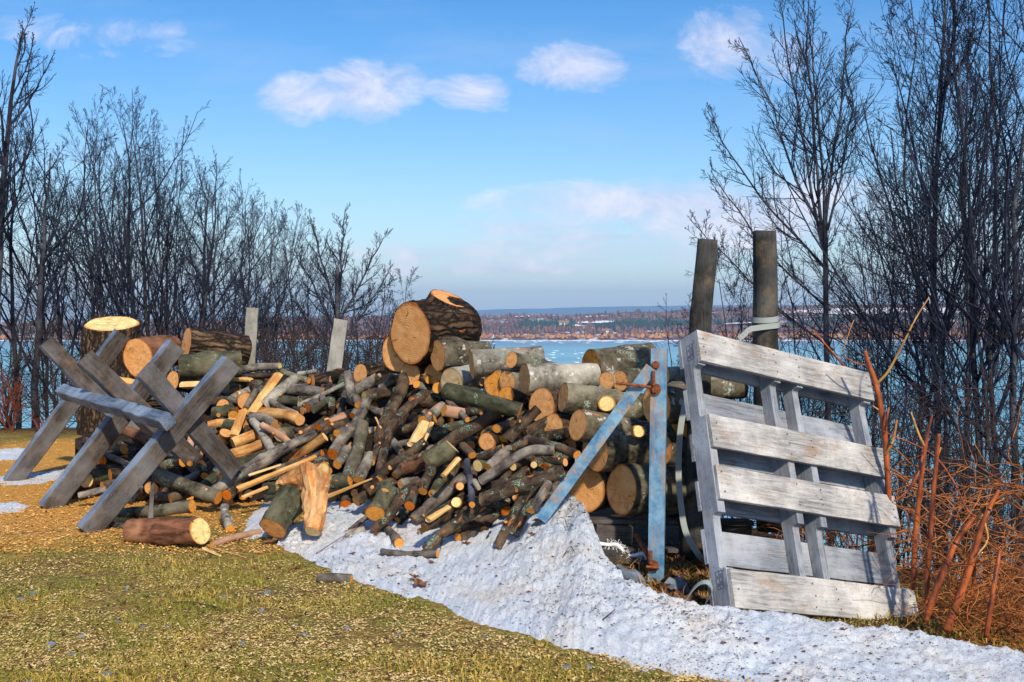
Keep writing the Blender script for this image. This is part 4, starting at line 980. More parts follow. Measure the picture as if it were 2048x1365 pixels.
STICKS += '''
931 1052 1005 1000 17 15 .8 g o 48 | plain grey stick with round tan end left of the lichened one, on snow
972 1047 1018 1000 17 16 .8 d o 46 | pale lichened stick with an orange end beside the plain grey one
995 1094 1052 980 18 20 .75 d o 50 | dark stick pointing down to the snow, lowest tip of the right part | 1020,1045,20
1026 1071 1085 980 23 20 .8 d r 46 | dark stick with deep red disc beside the lowest tip | 1050,1025,22
1061 1022 1098 966 18 18 .6 g o 52 | grey stick with torn orange end next to the steel brace
962 1000 1128 942 27 26 - d o 44 | thick lichen covered bough lying almost level above the snow | 1040,972,28
944 1010 934 922 13 13 - t o 50 | blue grey stick standing upright with a forked side | 942,970,14;936,945,14
958 978 948 962 9 12 .7 g p 52 | small splayed stub on the upright forked stick
905 893 856 926 36 38 - n p 40 | dark log cut on a long slant showing a bright lemon face
800 922 866 898 17 19 .6 w o 38 | light grey branch with narrow orange end in the middle right
790 952 852 884 17 16 - d o 30 | black lichened branch under the light grey one | 822,915,17
866 908 1000 824 27 24 - d o 32 | big dark lichened bough with orange scars crossing right of centre | 925,868,28
862 872 955 846 30 28 .3 n t 24 | green brown log with torn yellow left end above the big bough
846 843 886 812 24 20 .8 g o 26 | grey branch with a tan disc above the pale split block
888 822 978 834 24 23 .5 k o 30 | smooth pinkish billet with orange left disc
825 807 900 800 30 27 .28 d t 18 | lichened log with a thin bright oval left end
1040 822 893 782 34 36 .35 n t 34 | thick greenish log lying across the upper right, pale disc at its right end | 965,802,36
875 776 905 772 23 21 .85 d o 20 | dark stub with a hollow star shaped orange end
833 769 882 790 16 15 .8 w o 22 | pale branch with small orange disc right of the crest
963 765 932 775 16 14 .6 d t 16 | blue black stick with a lemon end below the big pale logs
993 858 1026 843 18 17 .8 g o 30 | branch with ringed tan end right of the big bough
973 884 990 876 36 34 .9 d t 26 | dead cracked round facing the viewer in a dark hollow
1027 848 1042 838 20 18 .6 d t 26 | small lichened stub with a bright slanted face
1016 880 1076 818 23 20 - d o 40 | lichened stick leaning on the stacked logs | 1045,848,22
1007 880 1030 862 22 22 .6 f o 30 | reddish shaggy round beside the leaning lichened stick
945 911 926 892 17 17 .8 d o 38 | small branch with vivid orange disc below the cracked round
956 916 1008 896 17 16 - d o 34 | dark branch with one pale lichen dot right of the vivid disc
976 936 1060 878 20 18 .7 g o 42 | brown grey branch with a wedge shaped orange end | 1012,905,22
1027 896 1105 892 14 16 .5 d o 38 | scaly stick with a small oval end below the leaning stick | 1060,885,15
963 962 1108 902 20 20 - g o 42 | long arching branch humped at the right | 1010,930,21;1060,902,20
1026 934 1050 922 17 18 .85 d p 46 | little branch with the brightest pale round end in the right part
1068 930 1082 920 14 14 .85 d p 46 | tiny round pale end right of the brightest one
1131 925 1095 918 16 16 .6 d t 40 | short stub end pointing right beside the steel brace
1154 910 1062 882 18 19 - d o 36 | dark scaly stick sloping down right to the steel brace
955 932 985 930 24 22 .7 n p 30 | half hidden log with a lemon half disc behind the upright stick
985 975 1060 945 24 22 - d o 32 | dark bough mostly hidden behind the thick lichened one
798 942 856 922 25 24 - b o 28 | brown rotten looking log under the slant cut log
780 736 858 760 18 17 - d o 14 | black branch with much pale lichen lying on the crest
562 742 618 762 13 13 - m o 8 | small mossy branch on the crest right of the pointed stick
596 748 632 742 9 8 - w o 6 | thin pale branch at the back of the crest
810 860 870 838 20 18 - d o 14 | dark stick low in the shadow behind the pale split block
700 800 770 830 18 16 - g o 6 | shaded branch behind the elbow branch
560 870 605 868 30 26 .8 n y 6 | dull round log in shadow below the peeled billets
590 880 650 840 18 16 - d o 10 | dark stick in shadow above the long grey branch
940 800 985 812 15 14 - d o 10 | splintered dark piece behind the thick greenish log
896 805 935 840 14 12 - g o 14 | grey branch rising under the thick greenish log
560 800 610 806 20 18 - n y 2 | dull green stub in the shade below the level thick branch
640 790 650 812 12 14 - g o 14 | crooked grey twig stump above the yellow oval end
'''.strip().split('\n')
UNDER = '''
203 922 240 906 23 22 .85 d r 20 | dark stick with a red round end between the two front sawbuck legs
172 961 205 952 31 28 .88 n p 26 | log with a bright yellow knotted disc low behind the front leg
248 899 206 911 21 18 .55 d o 20 | stub with orange oval end turned right behind the front leg
240 858 308 888 21 20 - b o 12 | brown stick sloping right under the sawbuck crossbar
198 908 262 932 12 11 - g o 22 | thin grey stick right of the red round end
220 950 256 944 24 22 .5 d o 22 | dark log with a grey left end beside the front leg
204 972 240 966 18 18 .6 d o 24 | dull dark round above the sawdust
158 992 212 978 14 12 - g o 28 | thin level grey stick resting on the sawdust
366 924 312 936 22 22 .55 d o 24 | dark log with oval tan end seen right of the front leg
376 916 384 874 17 15 - k o 26 | short pink brown stick standing behind the front leg
380 928 400 888 13 12 - g o 22 | grey stick beside the pink brown one under the board
302 977 310 968 28 26 .92 d t 30 | round dark tan end behind the upright splinter
260 1006 282 974 13 12 .7 w o 34 | pale stick with small round end low beside the front leg
385 1013 238 1026 26 20 .4 m o 40 | mossy thick branch lying just above the sawdust
460 1059 449 1014 19 17 .7 w o 42 | short birch barked stub standing on end by the foreground log | 452,1035,18
520 1065 424 1090 14 13 - k o 30 | long reddish stick leading from the foreground log to the forked log
262 1056 190 1044 13 12 - g o 40 | thin grey stick on the sawdust left of the foreground log
340 998 380 985 22 20 - d o 20 | dark branch in the shade under the mossy branch
405 932 440 912 26 24 .7 f t 12 | shaded log end with an orange wedge under the front board
330 880 380 850 22 20 - d o 6 | dark branch deep behind the sawbuck boards
390 880 430 860 18 18 - g o 8 | grey branch in the shade of the front board
290 930 330 905 20 20 - d o 6 | dark branch in the shade between the front legs
703 1159 636 1157 20 20 .3 g o 0 | short weathered stick alone on the grass in front of the snow
'''.strip().split('\n')
GH = 'firewood sticks of the heap'
for s in STICKS: build_log(s, group=GH, K=14, knots=random.randint(1, 4), rough=.075, stubs=random.choice([0, 0, 1, 2]), tilt=(random.uniform(-.25, .25), random.uniform(-.25, .25)), tilt2=(random.uniform(-.3, .3), 0))
for s in UNDER: build_log(s, group=GH, K=14, knots=random.randint(1, 3), rough=.06, stubs=random.choice([0, 0, 1]))
# special pieces ------------------------------------------------------------
def split_px(label, u1, v1, u2, v2, d1, d2, Y1, Y2, mat='pale_split', taper=1.0, name='split_billet', group='split billets in the heap', flatk=.55):
    """cleft piece: ragged four-to-six-sided prism with fibrous faces"""
    a, b = at(u1, v1, Y1), at(u2, v2, Y2); x, y, z = frame(b-a); L = (b-a).length; r1, r2 = d1/2/F*Y1, d2/2/F*Y2; K = 7; n = max(5, int(L/.03)); V = []; Fq = []; sd = random.random()*50
    base = [(math.cos(6.283*k/K+.3)*random.uniform(.8, 1.1), math.sin(6.283*k/K+.3)*flatk*random.uniform(.8, 1.2)) for k in range(K)]
    for i in range(n+1):
        t = i/n; r = r1+(r2-r1)*t; r *= 1+.08*mn.noise(Vector((t*5, sd, 0)))
        for k, (p, q) in enumerate(base):
            e = (mn.noise(Vector((k*3.1, sd, 1)))*.35*r1 if i in (0, n) else 0)
            V.append((p*r*(1+.10*mn.noise(Vector((t*9, k*2+sd, 0)))), q*r*(1+.18*mn.noise(Vector((t*7, k*2+sd, 5)))), t*L+e))
    for i in range(n):
        for k in range(K): k2 = (k+1) % K; Fq.append((i*K+k, i*K+k2, (i+1)*K+k2, (i+1)*K+k))
    Fq.append(tuple(reversed(range(K)))); Fq.append(tuple(n*K+k for k in range(K)))
    V = [(p[2], p[0], p[1]) for p in V]                 # grain runs along local X
    o = mesh(name, V, Fq, mat); o.matrix_world = mat_from(z, x, y, a); return tag(o, label, 'firewood', group)
split_px('long split billet with dark streak leaning up right, orange and black', 500, 829, 556, 750, 27, 25, D(500,829)-.16, D(556,750)-.16, 'split_wood')
split_px('knotty peeled piece standing upright among the peeled billets', 468, 872, 487, 822, 21, 19, D(468,872)-.20, D(487,822)-.20, 'split_wood')
split_px('wide flat split slab behind the front sawbuck leg tip', 455, 758, 502, 760, 20, 14, D(455,758)-.03, D(502,760)-.03, 'split_wood')
split_px('longest peeled orange split billet below the heap middle', 475, 979, 632, 914, 25, 20, D(475,979)-.34, D(632,914)-.34, 'split_wood')
split_px('thin yellow split stick on top of the longest split billet', 498, 951, 562, 930, 10, 8, D(498,951)-.34, D(562,930)-.34, 'pale_split')
split_px('short orange split stick under the longest split billet', 484, 995, 535, 974, 13, 12, D(484,995)-.34, D(535,974)-.34, 'split_wood')
split_px('long yellow splinter pointing right in front of the heap', 655, 994, 744, 958, 13, 5, D(655,994)-.4, D(744,958)-.46, 'pale_split', flatk=.8)
split_px('pale fibrous split block in the dark centre of the heap', 826, 889, 850, 846, 27, 25, D(826,889)-.36, D(850,846)-.32)
split_px('narrow pale splinter beside the fibrous split block', 847, 890, 864, 846, 4, 11, D(847,890)-.38, D(864,846)-.34)
split_px('bright white split chunk above the upright blue grey stick', 886, 952, 916, 918, 15, 17, D(886,952)-.50, D(916,918)-.5)
split_px('tiny upright splinter near the knobbly limb', 751, 835, 762, 857, 4, 4, D(751,835)-.42, D(762,857)-.42)
split_px('lemon coloured slice edge below the lichened log', 804, 836, 820, 815, 5, 7, D(804,836)-.3, D(820,815)-.3)
split_px('split orange half log on the heap behind the front sawbuck leg', 415, 768, 366, 770, 26, 28, 8.35, 8.45, 'pale_split')
split_px('orange split half log lying against the upright stump', 172, 752, 280, 772, 38, 40, 8.95, 9.1, 'split_wood')
split_px('brown bark splinter standing against the foreground log', 300, 1052, 306, 950, 12, 6, 6.75, 6.9, 'old_board', flatk=.3)
split_px('small wood chip by the foreground log end', 408, 1098, 440, 1112, 12, 7, G(408,1104).y, G(440,1114).y, 'pale_split')
split_px('long thin splinter lying on the grass from the foreground log', 420, 1094, 492, 1116, 3, 3, G(420,1098).y, G(492,1117).y, 'pale_split')
# torn forked stick: bark body with stripped face and two sawn ends
o = log_thing('forked_stick', [(at(848, 1056, 5.62), .026), (at(868, 1038, 5.66), .036), (at(895, 1018, 5.74), .034), (at(930, 1000, 5.85), .03)], 'bark_dark', 'cut_red', 'torn forked stick with stripped orange wood facing up at the heap foot', 'firewood', GH, K=14, knots=2)
def child_disc(parent, P, nrm, r, mat, name='cut_face', wob=.08, ov=1.0, thick=.012):
    x, y, z = frame(nrm); K = 20; V = [(0, 0, .03)]
    for k in range(K):
        an = 6.283*k/K; q = 1+wob*mn.noise(Vector((math.cos(an)*1.5+P.x*9, math.sin(an)*1.5, 3))); V.append((math.cos(an)*q*ov, math.sin(an)*q, 0))
    for k in range(K): V.append((V[1+k][0]*1.12, V[1+k][1]*1.12, -thick/r))
    Fq = [(0, 1+k, 1+(k+1) % K) for k in range(K)]+[(1+k, 1+K+k, 1+K+(k+1) % K, 1+(k+1) % K) for k in range(K)]
    c = mesh(name, V, Fq, mat); place(c, parent, mat_from(x, y, z, P) @ Matrix.Scale(r, 4)); return c
child_disc(o, at(912, 1005, 5.72), Vector((-.2, -1, .35)), .026, 'cut_pale')
st = split_px('x', 856, 1040, 898, 1014, 22, 16, 5.58, 5.66, 'split_wood'); M_ = st.matrix_world.copy(); st.parent = o; st.matrix_basis = o.matrix_basis.inverted() @ M_; st.name = 'stripped_wood'
for k_ in list(st.keys()): del st[k_]
sp_ = [q for q in COL.objects if q.get('label', '').startswith('straight grey speckled')][0]
child_disc(sp_, at(920, 973, D(920,973)-.56), Vector((.2, -1, .25)), 8/F*5.7, 'cut_tan')

# buried pieces between the front layer and the core
random.seed(77); USED = set()
TR_ = [(o, o.matrix_world.translation) for o in COL.objects if o.get('group') == GH]
HEADS = 'stick branch log billet stub round limb bough offcut end splinter stump piece'.split()
def near_label(p, mat):
    best = sorted(((q-p).length, o) for o, q in [(o, q) for o, q in TR_])if 0 else sorted([((q-p).length, i) for i, (o, q) in enumerate(TR_)])
    o, q = TR_[best[0][1]]; ws = o['label'].replace(',', '').split(); n = next((i for i, w_ in enumerate(ws) if w_ in HEADS), 3)
    core = ' '.join(ws[:n+3]); d = q-p
    side = ('below' if d.z > 0 else 'above') if abs(d.z) > abs(d.x) else ('left of' if d.x > 0 else 'right of')
    return (mat+' '+side+' the '+core).split()
for k in range(225):
    while True:
        u = random.uniform(150, 1130); vf = np.interp(u, fa[:, 0], fa[:, 1]); vt = np.interp(u, ta[:, 0], ta[:, 1]); v = random.uniform(vt+12, vf-16)
        if u > 430 or v > 880: break
    Y = D(u, v); base = random.choice([random.gauss(235, 30), random.gauss(235, 30), random.uniform(0, 360), random.gauss(170, 25)]); an = R(base)
    L = random.uniform(35, 85); du, dv = math.cos(an)*L/2, -math.sin(an)*L/2*.75; d = random.uniform(12, 26); off = random.uniform(.02, .22) if k % 3 else random.uniform(-.03, .06)
    u1, v1, u2, v2 = u+du, v+dv, u-du, v-dv
    if max(v1, v2) > np.interp(u, fa[:, 0], fa[:, 1])-5 or min(v1, v2) < vt+4: continue
    Y1 = D(u1, v1)+off-random.uniform(0, .08); Y2 = D(u2, v2)+off+random.uniform(0, .10)
    pts = [(at(u1, v1, Y1), d/2/F*Y1), (at((u1+u2)/2+random.uniform(-4, 4), (v1+v2)/2+random.uniform(-4, 4), (Y1+Y2)/2), d/2/F*Y), (at(u2, v2, Y2), d/2.2/F*Y2)]
    bk_ = random.choice(['bark_dark', 'bark_grey', 'bark_dark', 'bark_green', 'bark_dark', 'bark_dark'])  # mostly dark bark: shade of the gaps deepened through colour
    nm_ = {'bark_dark': 'dark stick', 'bark_grey': 'grey stick', 'bark_green': 'greenish stick', 'bark_brown': 'brown stick'}[bk_]
    lb_ = ' '.join(near_label(pts[0][0], ('thin ' if d < 17 else 'thick ' if d > 22 else '')+nm_)[:16])
    while lb_ in USED:
        ex = next((e for e in ('short', 'shaded', 'buried', 'deep lying', 'hidden', 'dim', 'slanting') if e+' '+lb_ not in USED), None)
        if ex is None: break
        lb_ = ex+' '+lb_
    USED.add(lb_); lb_ = ' '.join(lb_.split()[:16])
    log_thing('firewood_stick', pts, bk_, random.choice(['cut_orange', 'cut_red', 'cut_tan']), lb_, 'firewood', 'hidden sticks inside the heap', K=11, rough=.07, knots=2, stubs=random.choice([0, 1]))
# dark core under the sticks, standing in for the shade between them
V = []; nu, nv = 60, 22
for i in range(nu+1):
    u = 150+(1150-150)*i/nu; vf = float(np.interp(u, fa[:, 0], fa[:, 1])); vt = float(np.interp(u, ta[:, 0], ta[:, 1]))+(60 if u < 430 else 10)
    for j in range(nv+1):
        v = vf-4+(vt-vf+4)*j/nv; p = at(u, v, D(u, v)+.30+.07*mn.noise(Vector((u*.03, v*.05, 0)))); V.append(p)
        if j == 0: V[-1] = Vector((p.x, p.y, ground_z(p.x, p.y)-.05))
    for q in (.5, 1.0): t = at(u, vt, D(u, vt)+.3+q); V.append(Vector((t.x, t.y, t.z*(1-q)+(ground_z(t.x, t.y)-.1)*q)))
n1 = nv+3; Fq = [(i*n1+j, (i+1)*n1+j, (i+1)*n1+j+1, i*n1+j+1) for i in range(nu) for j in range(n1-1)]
tag(mesh('heap_core', V, Fq, 'litter', smooth=True), 'dark core standing in for the shade inside the firewood heap', 'bark litter', kind='stuff')

# ---------------------------------------------------------------- big logs of the stack (front) and behind the sawbuck
GL2 = 'big sawn logs of the stack'
def big(lab, u1, v1, d1, u2, v2, d2, Y1, Y2, bk, ct, kn=1, mid=None, name='sawn_log', group=GL2, K=26, **kw):
    pts = [(at(u1, v1, Y1), d1/2/F*Y1)]
    if mid: pts += [(at(a, b, c), d/2/F*c) for a, b, c, d in mid]
    pts.append((at(u2, v2, Y2), d2/2/F*Y2)); return log_thing(name, pts, BK[bk], CT[ct], lab, 'log', group, K=K, knots=kn, rough=kw.pop('rough', .035), **kw)
big('lowest big log of the stack, dark heartwood in its disc, left of steel post', 1243, 980, 104, 1420, 982, 92, 5.95, 6.25, 'm', 't')
big('big log resting on the lowest one, its bark carrying a fresh sawn knot', 1190, 903, 84, 1345, 888, 92, 6.02, 6.35, 'm', 't')
big('big log whose split looking face is cut off by the steel brace and snow', 1168, 978, 96, 1225, 968, 90, 6.15, 6.5, 'm', 't')
o = big('log with tall pale disc just above the brace, sawn knot on its trunk', 1155, 850, 64, 1335, 880, 58, 6.05, 6.35, 's', 't'); child_disc(o, at(1277, 863, 5.96), Vector((.35, -1, .3)), 12/F*6, 'cut_pale', ov=1.2)
big('log with round tan disc left of the brace in the middle row', 1106, 855, 56, 1180, 858, 54, 6.3, 6.5, 'd', 't')
big('log with large ringed disc touched by a leaning lichened stick', 1083, 812, 74, 1170, 815, 68, 6.4, 6.65, 'd', 't')
o = big('mossy log with a very narrow disc and a round knot cut on its side', 1126, 795, 60, 1310, 822, 66, 6.25, 6.4, 'm', 't', 2); child_disc(o, at(1213, 808, 6.19), Vector((-.1, -1, .15)), 15/F*6.2, 'cut_pale', ov=1.1)
o = big('pale beech log with black knots in the middle of the stack top', 1049, 758, 62, 1192, 752, 50, 6.5, 6.66, 'w', 't', 3)
big('long pale log on the stack top reaching right in front of the lake', 943, 729, 60, 1085, 713, 42, 6.95, 7.05, 'w', 't', 1)
big('small log lying on the pale beech log, tan disc left', 1023, 720, 34, 1130, 742, 22, 6.75, 7.05, 'm', 't', 1)
big('lichen barked log under the giant crotch log', 875, 712, 64, 975, 706, 46, 7.3, 7.5, 's', 't', 1)
big('log with orange rimmed disc between the pale logs', 990, 768, 56, 1050, 766, 50, 6.9, 7.15, 'w', 'o', 0)
big('cracked thin disc log just left of the beech log', 1014, 764, 46, 1080, 758, 46, 6.8, 7.0, 'w', 't', 0)
big('old log with grey radially cracked end, snow lying behind', 903, 765, 58, 960, 752, 52, 7.15, 7.4, 'w', 'y', 0)
big('broad log at the lake edge spotted with white lichen, highest at right', 1183, 735, 72, 1302, 716, 62, 6.75, 6.95, 's', 'o', 1)
big('pale disc log partly behind the giant crotch log at its lower left', 795, 706, 80, 850, 700, 76, 7.65, 7.95, 'f', 't', 0)
big('dull log end tucked under the giant crotch log', 820, 748, 46, 860, 746, 44, 7.55, 7.8, 'd', 't', 0)
big('dim log end in the shade below the lichen barked log', 866, 748, 42, 900, 746, 42, 7.5, 7.7, 'd', 't', 0)
big('small disc left of the rusty rod, first of the pair', 1213, 762, 36, 1262, 756, 34, 6.35, 6.55, 'w', 't', 0)
big('small disc behind the rusty rod, second of the pair', 1240, 762, 42, 1310, 752, 40, 6.3, 6.5, 'm', 't', 0)
big('log with a big disc standing right behind the steel post', 1312, 812, 84, 1400, 806, 76, 5.95, 6.15, 's', 't', 1)
big('pale log seen between the steel post and the pallet, lake above it', 1330, 752, 36, 1478, 750, 30, 6.3, 6.5, 'w', 't', 1)
big('grey log seen through the top left gap of the pallet', 1345, 784, 46, 1485, 778, 40, 6.3, 6.5, 's', 't', 1)
big('mossy log in the middle row right of the steel post', 1320, 900, 72, 1440, 905, 68, 6.15, 6.4, 'm', 't', 1)
big('orange cut log end squeezed between post and hanging strap', 1366, 850, 60, 1440, 852, 56, 6.2, 6.45, 'b', 'o', 0)
big('reddish end of a log low behind the brace top', 1012, 792, 40, 1070, 806, 44, 6.75, 7.0, 'd', 'o', 0)
big('small dull log end under the round tan disc', 1135, 892, 42, 1190, 896, 40, 6.3, 6.55, 'd', 't', 0)
big('dark log lying behind the middle of the stack', 1190, 830, 70, 1300, 836, 70, 6.6, 6.8, 'd', 't', 0)
big('dark log low behind the lowest one seen past the post', 1330, 990, 90, 1480, 990, 80, 6.6, 6.8, 'm', 't', 0)
big('dark log hidden behind the lower left gap of the pallet', 1400, 880, 80, 1540, 880, 70, 6.7, 6.9, 'm', 't', 0)
big('foreground log on the grass with the brightest round face, brown flaking bark', 402, 1062, 54, 262, 1062, 50, 6.12, 6.3, 'b', 'p', 2, name='foreground_log', group='logs apart from the stack', rough=.06, tilt=(.1, .2))
big('upright stump with pale level top standing behind the sawbuck', 223, 647, 104, 216, 868, 116, 11.1, 11.1, 'f', 'p', 0, name='stump', group='logs apart from the stack', K=34, tilt=(-.27, 0), rough=.05, tilt2=(0, 0))
big('smooth barked log with large oval face lying on the sawbuck', 275, 716, 82, 345, 702, 62, 9.0, 9.35, 'b', 't', 0, group='logs apart from the stack')
big('large furrowed log at the top left of the heap, bark rim ragged', 372, 690, 74, 492, 706, 68, 9.1, 9.35, 'f', 't', 1, group='logs apart from the stack', rough=.07)
big('mid sized log with small oval face in front of the furrowed one', 358, 734, 48, 482, 728, 54, 8.55, 8.7, 'n', 't', 1, group='logs apart from the stack')
big('short brown log end under the mid sized log beside the sawbuck', 345, 762, 40, 420, 770, 44, 8.8, 9.1, 'f', 't', 0, group='logs apart from the stack')
big('rough log hidden behind the sawbuck crossing', 250, 800, 60, 360, 800, 56, 9.3, 9.5, 'f', 't', 0, group='logs apart from the stack')

# giant crotch log: body swelling to a second sawn limb on top
YG = 7.45
o = big('giant crotch log crowning the stack, big round face and sawn limb stub on top', 819, 667, 124, 922, 668, 116, YG, YG+.36, 'f', 't', 0, mid=[(850, 664, YG+.1, 124), (890, 660, YG+.24, 132)], name='crotch_log', group='logs apart from the stack', K=40, rough=.05, childcaps=True)
a_, b_ = at(876, 655, YG+.26), at(899, 597, YG+.20)
L1_ = log_thing('limb_stub', [(b_, .138), (b_+(a_-b_)*.5, .160), (a_, .185)], 'bark_furrowed', 'cut_tan', None, None, None, K=28, rough=.05)
M_ = L1_.matrix_world.copy(); L1_.parent = o; L1_.matrix_basis = o.matrix_basis.inverted() @ M_
for ch in list(L1_.children):
    mw = L1_.matrix_basis @ ch.matrix_basis; ch.parent = L1_
# forked log in the foreground: two legs joined at the top
FK = 6.16
o = log_thing('forked_log', [(at(546, 1058, FK), .082), (at(575, 1012, FK+.12), .084), (at(606, 960, FK+.24), .105)], 'bark_green', 'cut_tan', 'stout forked log leaning in front of the heap, one leg stripped of bark', 'log', 'logs apart from the stack', K=28, knots=4, rough=.09, tilt2=(.2, -.3))
for nm_, pts_, mt_ in (('stripped_limb', [(at(624, 1064, FK-.08), .050), (at(632, 1010, FK-.0), .060), (at(628, 956, FK+.14), .086)], 'stripped'),
                       ('broken_top', [(at(560, 970, FK+.18), .040), (at(592, 966, FK+.15), .062), (at(640, 955, FK+.14), .078)], 'stripped')):
    L2_ = log_thing(nm_, pts_, mt_, 'cut_pale', None, None, None, K=15, knots=6, rough=.17, tilt=(.1, .2), tilt2=(.5, .4))
    for p in L2_.data.polygons: p.use_smooth = False
    M_ = L2_.matrix_world.copy(); L2_.parent = o; L2_.matrix_basis = o.matrix_basis.inverted() @ M_

# ---------------------------------------------------------------- sawbuck
sb = empty('sawbuck', loc=G(165, 1060)); tag(sb, 'weathered grey sawbuck of three crossed leg pairs and one split crossbar', 'sawbuck')
def leg(u1, v1, Y1, u2, v2, Y2, w_=.125, th_=.05, mat='old_board', nrm=Vector((.35, -1, .2)), jit=.004):
    o = beam('leg', at(u1, v1, Y1), at(u2, v2, Y2), w_, th_, mat, sb, nrm, jit)
    o.data.materials.append(MATS['old_board_blue'])      # narrow sawn edges: bluish skylight painted into their colour
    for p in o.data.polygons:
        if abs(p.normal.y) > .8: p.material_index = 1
    return o
NX = Vector((.74, -.66, .10))
GA = G(22, 962); GB = G(95, 1016); GC = G(175, 1064)
leg(22, 968, GA.y, 244, 668, GA.y+.45, .13, .09, nrm=NX); leg(92, 684, GA.y-.0, 300, 905, GA.y+.35, .13, .05, nrm=NX)
leg(95, 1020, GB.y, 352, 690, GB.y+.5, .13, .09, nrm=NX); leg(168, 715, GB.y+.05, 400, 935, GB.y+.42, .13, .06, nrm=NX)
leg(172, 1066, GC.y, 462, 726, GC.y+.50, .125, .095, nrm=NX); leg(288, 740, GC.y+.16, 470, 945, GC.y+.66, .13, .05, nrm=NX)
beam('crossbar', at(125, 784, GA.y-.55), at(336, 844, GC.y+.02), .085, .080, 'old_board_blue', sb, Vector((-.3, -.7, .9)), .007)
# upper board edges are the same wood with skylight painted in blue: sawdust lies on two of them
def dust(parent, u, v, Y, s):
    V = []; Fq = []; n = 10
    for k in range(60):
        p = at(u+random.gauss(0, s), v+random.gauss(0, s*1.2), Y-.04); a = random.random()*6; q = random.uniform(.004, .011); c = len(V)
        for an in (0, 1.6, 3.1, 4.7): V.append((p.x+q*math.cos(a+an), p.y-.002*k/60, p.z+q*math.sin(a+an)))
        Fq.append((c, c+1, c+2, c+3))
    return V, Fq

# ---------------------------------------------------------------- stakes and posts
def post(label, pts, name, mat='post_wood', K=22, group=None, rough=.03):
    P = [(at(u, v, Y), d/2/F*Y) for u, v, Y, d in pts]
    a, b = P[0][0], P[-1][0]; z = (b-a).normalized(); x, y, z = frame(z); M = mat_from(z, x, y, a); Mi = M.inverted(); n = 30; path = smooth_path([(Mi @ p, r) for p, r in P], n); V = []; Fq = []; sd = random.random()*40
    for i, q in enumerate(path):
        for k in range(K):
            an = 6.283*k/K; c, s = math.cos(an), math.sin(an); r = q[3]*(1+rough*mn.noise(Vector((c*2, s*2+sd, q[0]*3)))*2+.03*mn.noise(Vector((c*6, s*6+sd, q[0]*1.2))))
            crack = -.14*q[3]*math.exp(-((an-CRK+.15*mn.noise(Vector((q[0]*2, sd, 0))))/.07)**2)
            V.append((q[0]+(.012*mn.noise(Vector((c*2, s*2, sd))) if i in (0, n-1) else 0), q[1]+c*(r+crack), q[2]+s*(r+crack)))
    for i in range(n-1):
        for k in range(K): k2 = (k+1) % K; Fq.append((i*K+k, i*K+k2, (i+1)*K+k2, (i+1)*K+k))
    Fq.append(tuple(reversed(range(K)))); Fq.append(tuple((n-1)*K+k for k in range(K)))
    o = mesh(name, V, Fq, mat, smooth=[True]*(len(Fq)-2)+[False]*2); o.matrix_world = M; return tag(o, label, 'post', group)
GP = 'weathered round posts behind the pallet'; CRK = 4.3
post('slightly bent round wooden post left of its taller neighbour', [(1384,1130,6.02,50),(1396,900,6.02,48),(1400,660,6.02,44),(1405,600,6.02,42),(1412,530,6.02,43),(1415,480,6.02,40)], 'wooden_post', group=GP)
CRK = 5.2
post('taller straight round post with a strap tied round it', [(1540,1060,6.35,54),(1535,900,6.35,52),(1531,690,6.35,50),(1530,560,6.35,48),(1529,463,6.35,46)], 'wooden_post', group=GP)
post('dark thick post foot standing in the shade below the strap', [(1382,1132,5.98,44),(1376,960,6.0,50),(1372,800,6.05,46)], 'wooden_post', group=GP) if False else None
def stake(label, pts, w_, th_):
    a, b = at(*pts[0]), at(*pts[1]); o = beam('stake', a, b, w_, th_, 'stake_wood', None, Vector((.15, -1, .1)), .006); return tag(o, label, 'stake', 'weathered stakes at the back of the heap')
stake('short pale grey stake upright behind the large furrowed log', [(497, 745, 9.6), (505, 617, 9.6)], .105, .04)
stake('leaning pale stake with yellowed grain left of the crotch log', [(666, 760, 9.0), (682, 640, 9.1)], .115, .04)

# ---------------------------------------------------------------- steel frame
YS = 5.52
fr = empty('steel_frame', loc=(at(1314, 1185, YS).x, YS, ground_z(at(1314, 1185, YS).x, YS))); tag(fr, 'pale blue steel post and slanting flat brace with rusty bolts in front of the stack', 'steel post')
def channel(name, p1, p2, w_, dep, th_, mat, parent, hint):
    """U section from p1 to p2, web facing hint"""
    z = (p2-p1).normalized(); y = (hint-z*hint.dot(z)).normalized(); x = y.cross(z); L = (p2-p1).length
    prof = [(-w_/2, 0), (w_/2, 0), (w_/2, -dep), (w_/2-th_, -dep), (w_/2-th_, -th_), (-w_/2+th_, -th_), (-w_/2+th_, -dep), (-w_/2, -dep)]
    n = 24; K = 8; V = [(a+.0008*mn.noise(Vector((i*.7, a*50, b*50))), b+.0012*mn.noise(Vector((i*.5, a*20, 9))), L*i/n) for i in range(n+1) for a, b in prof]
    # worn, slightly notched top
    for k in range(K): a, b, c = V[n*K+k]; V[n*K+k] = (a, b, c-(.014 if abs(a) < w_/2-th_*1.2 else 0))
    Fq = [(i*K+k, i*K+(k+1) % K, (i+1)*K+(k+1) % K, (i+1)*K+k) for i in range(n) for k in range(K)]
    for e in (0, n):
        for q in ((0, 1, 4, 5), (1, 2, 3, 4), (0, 5, 6, 7)): Fq.append(tuple(e*K+k for k in q))
    o = mesh(name, V, Fq, mat); place(o, parent, mat_from(x, y, z, p1)); return o
pt_b, pt_t = at(1311, 1186, YS), at(1318, 697, YS)
channel('post', pt_b, pt_t, .080, .055, .008, 'painted_steel', fr, Vector((-.22, -1, 0)))
br = beam('brace', at(1082, 1040, YS+.08), at(1303, 735, YS-.012), .062, .010, 'painted_steel', fr, Vector((-.05, -1, .1)), .0008)
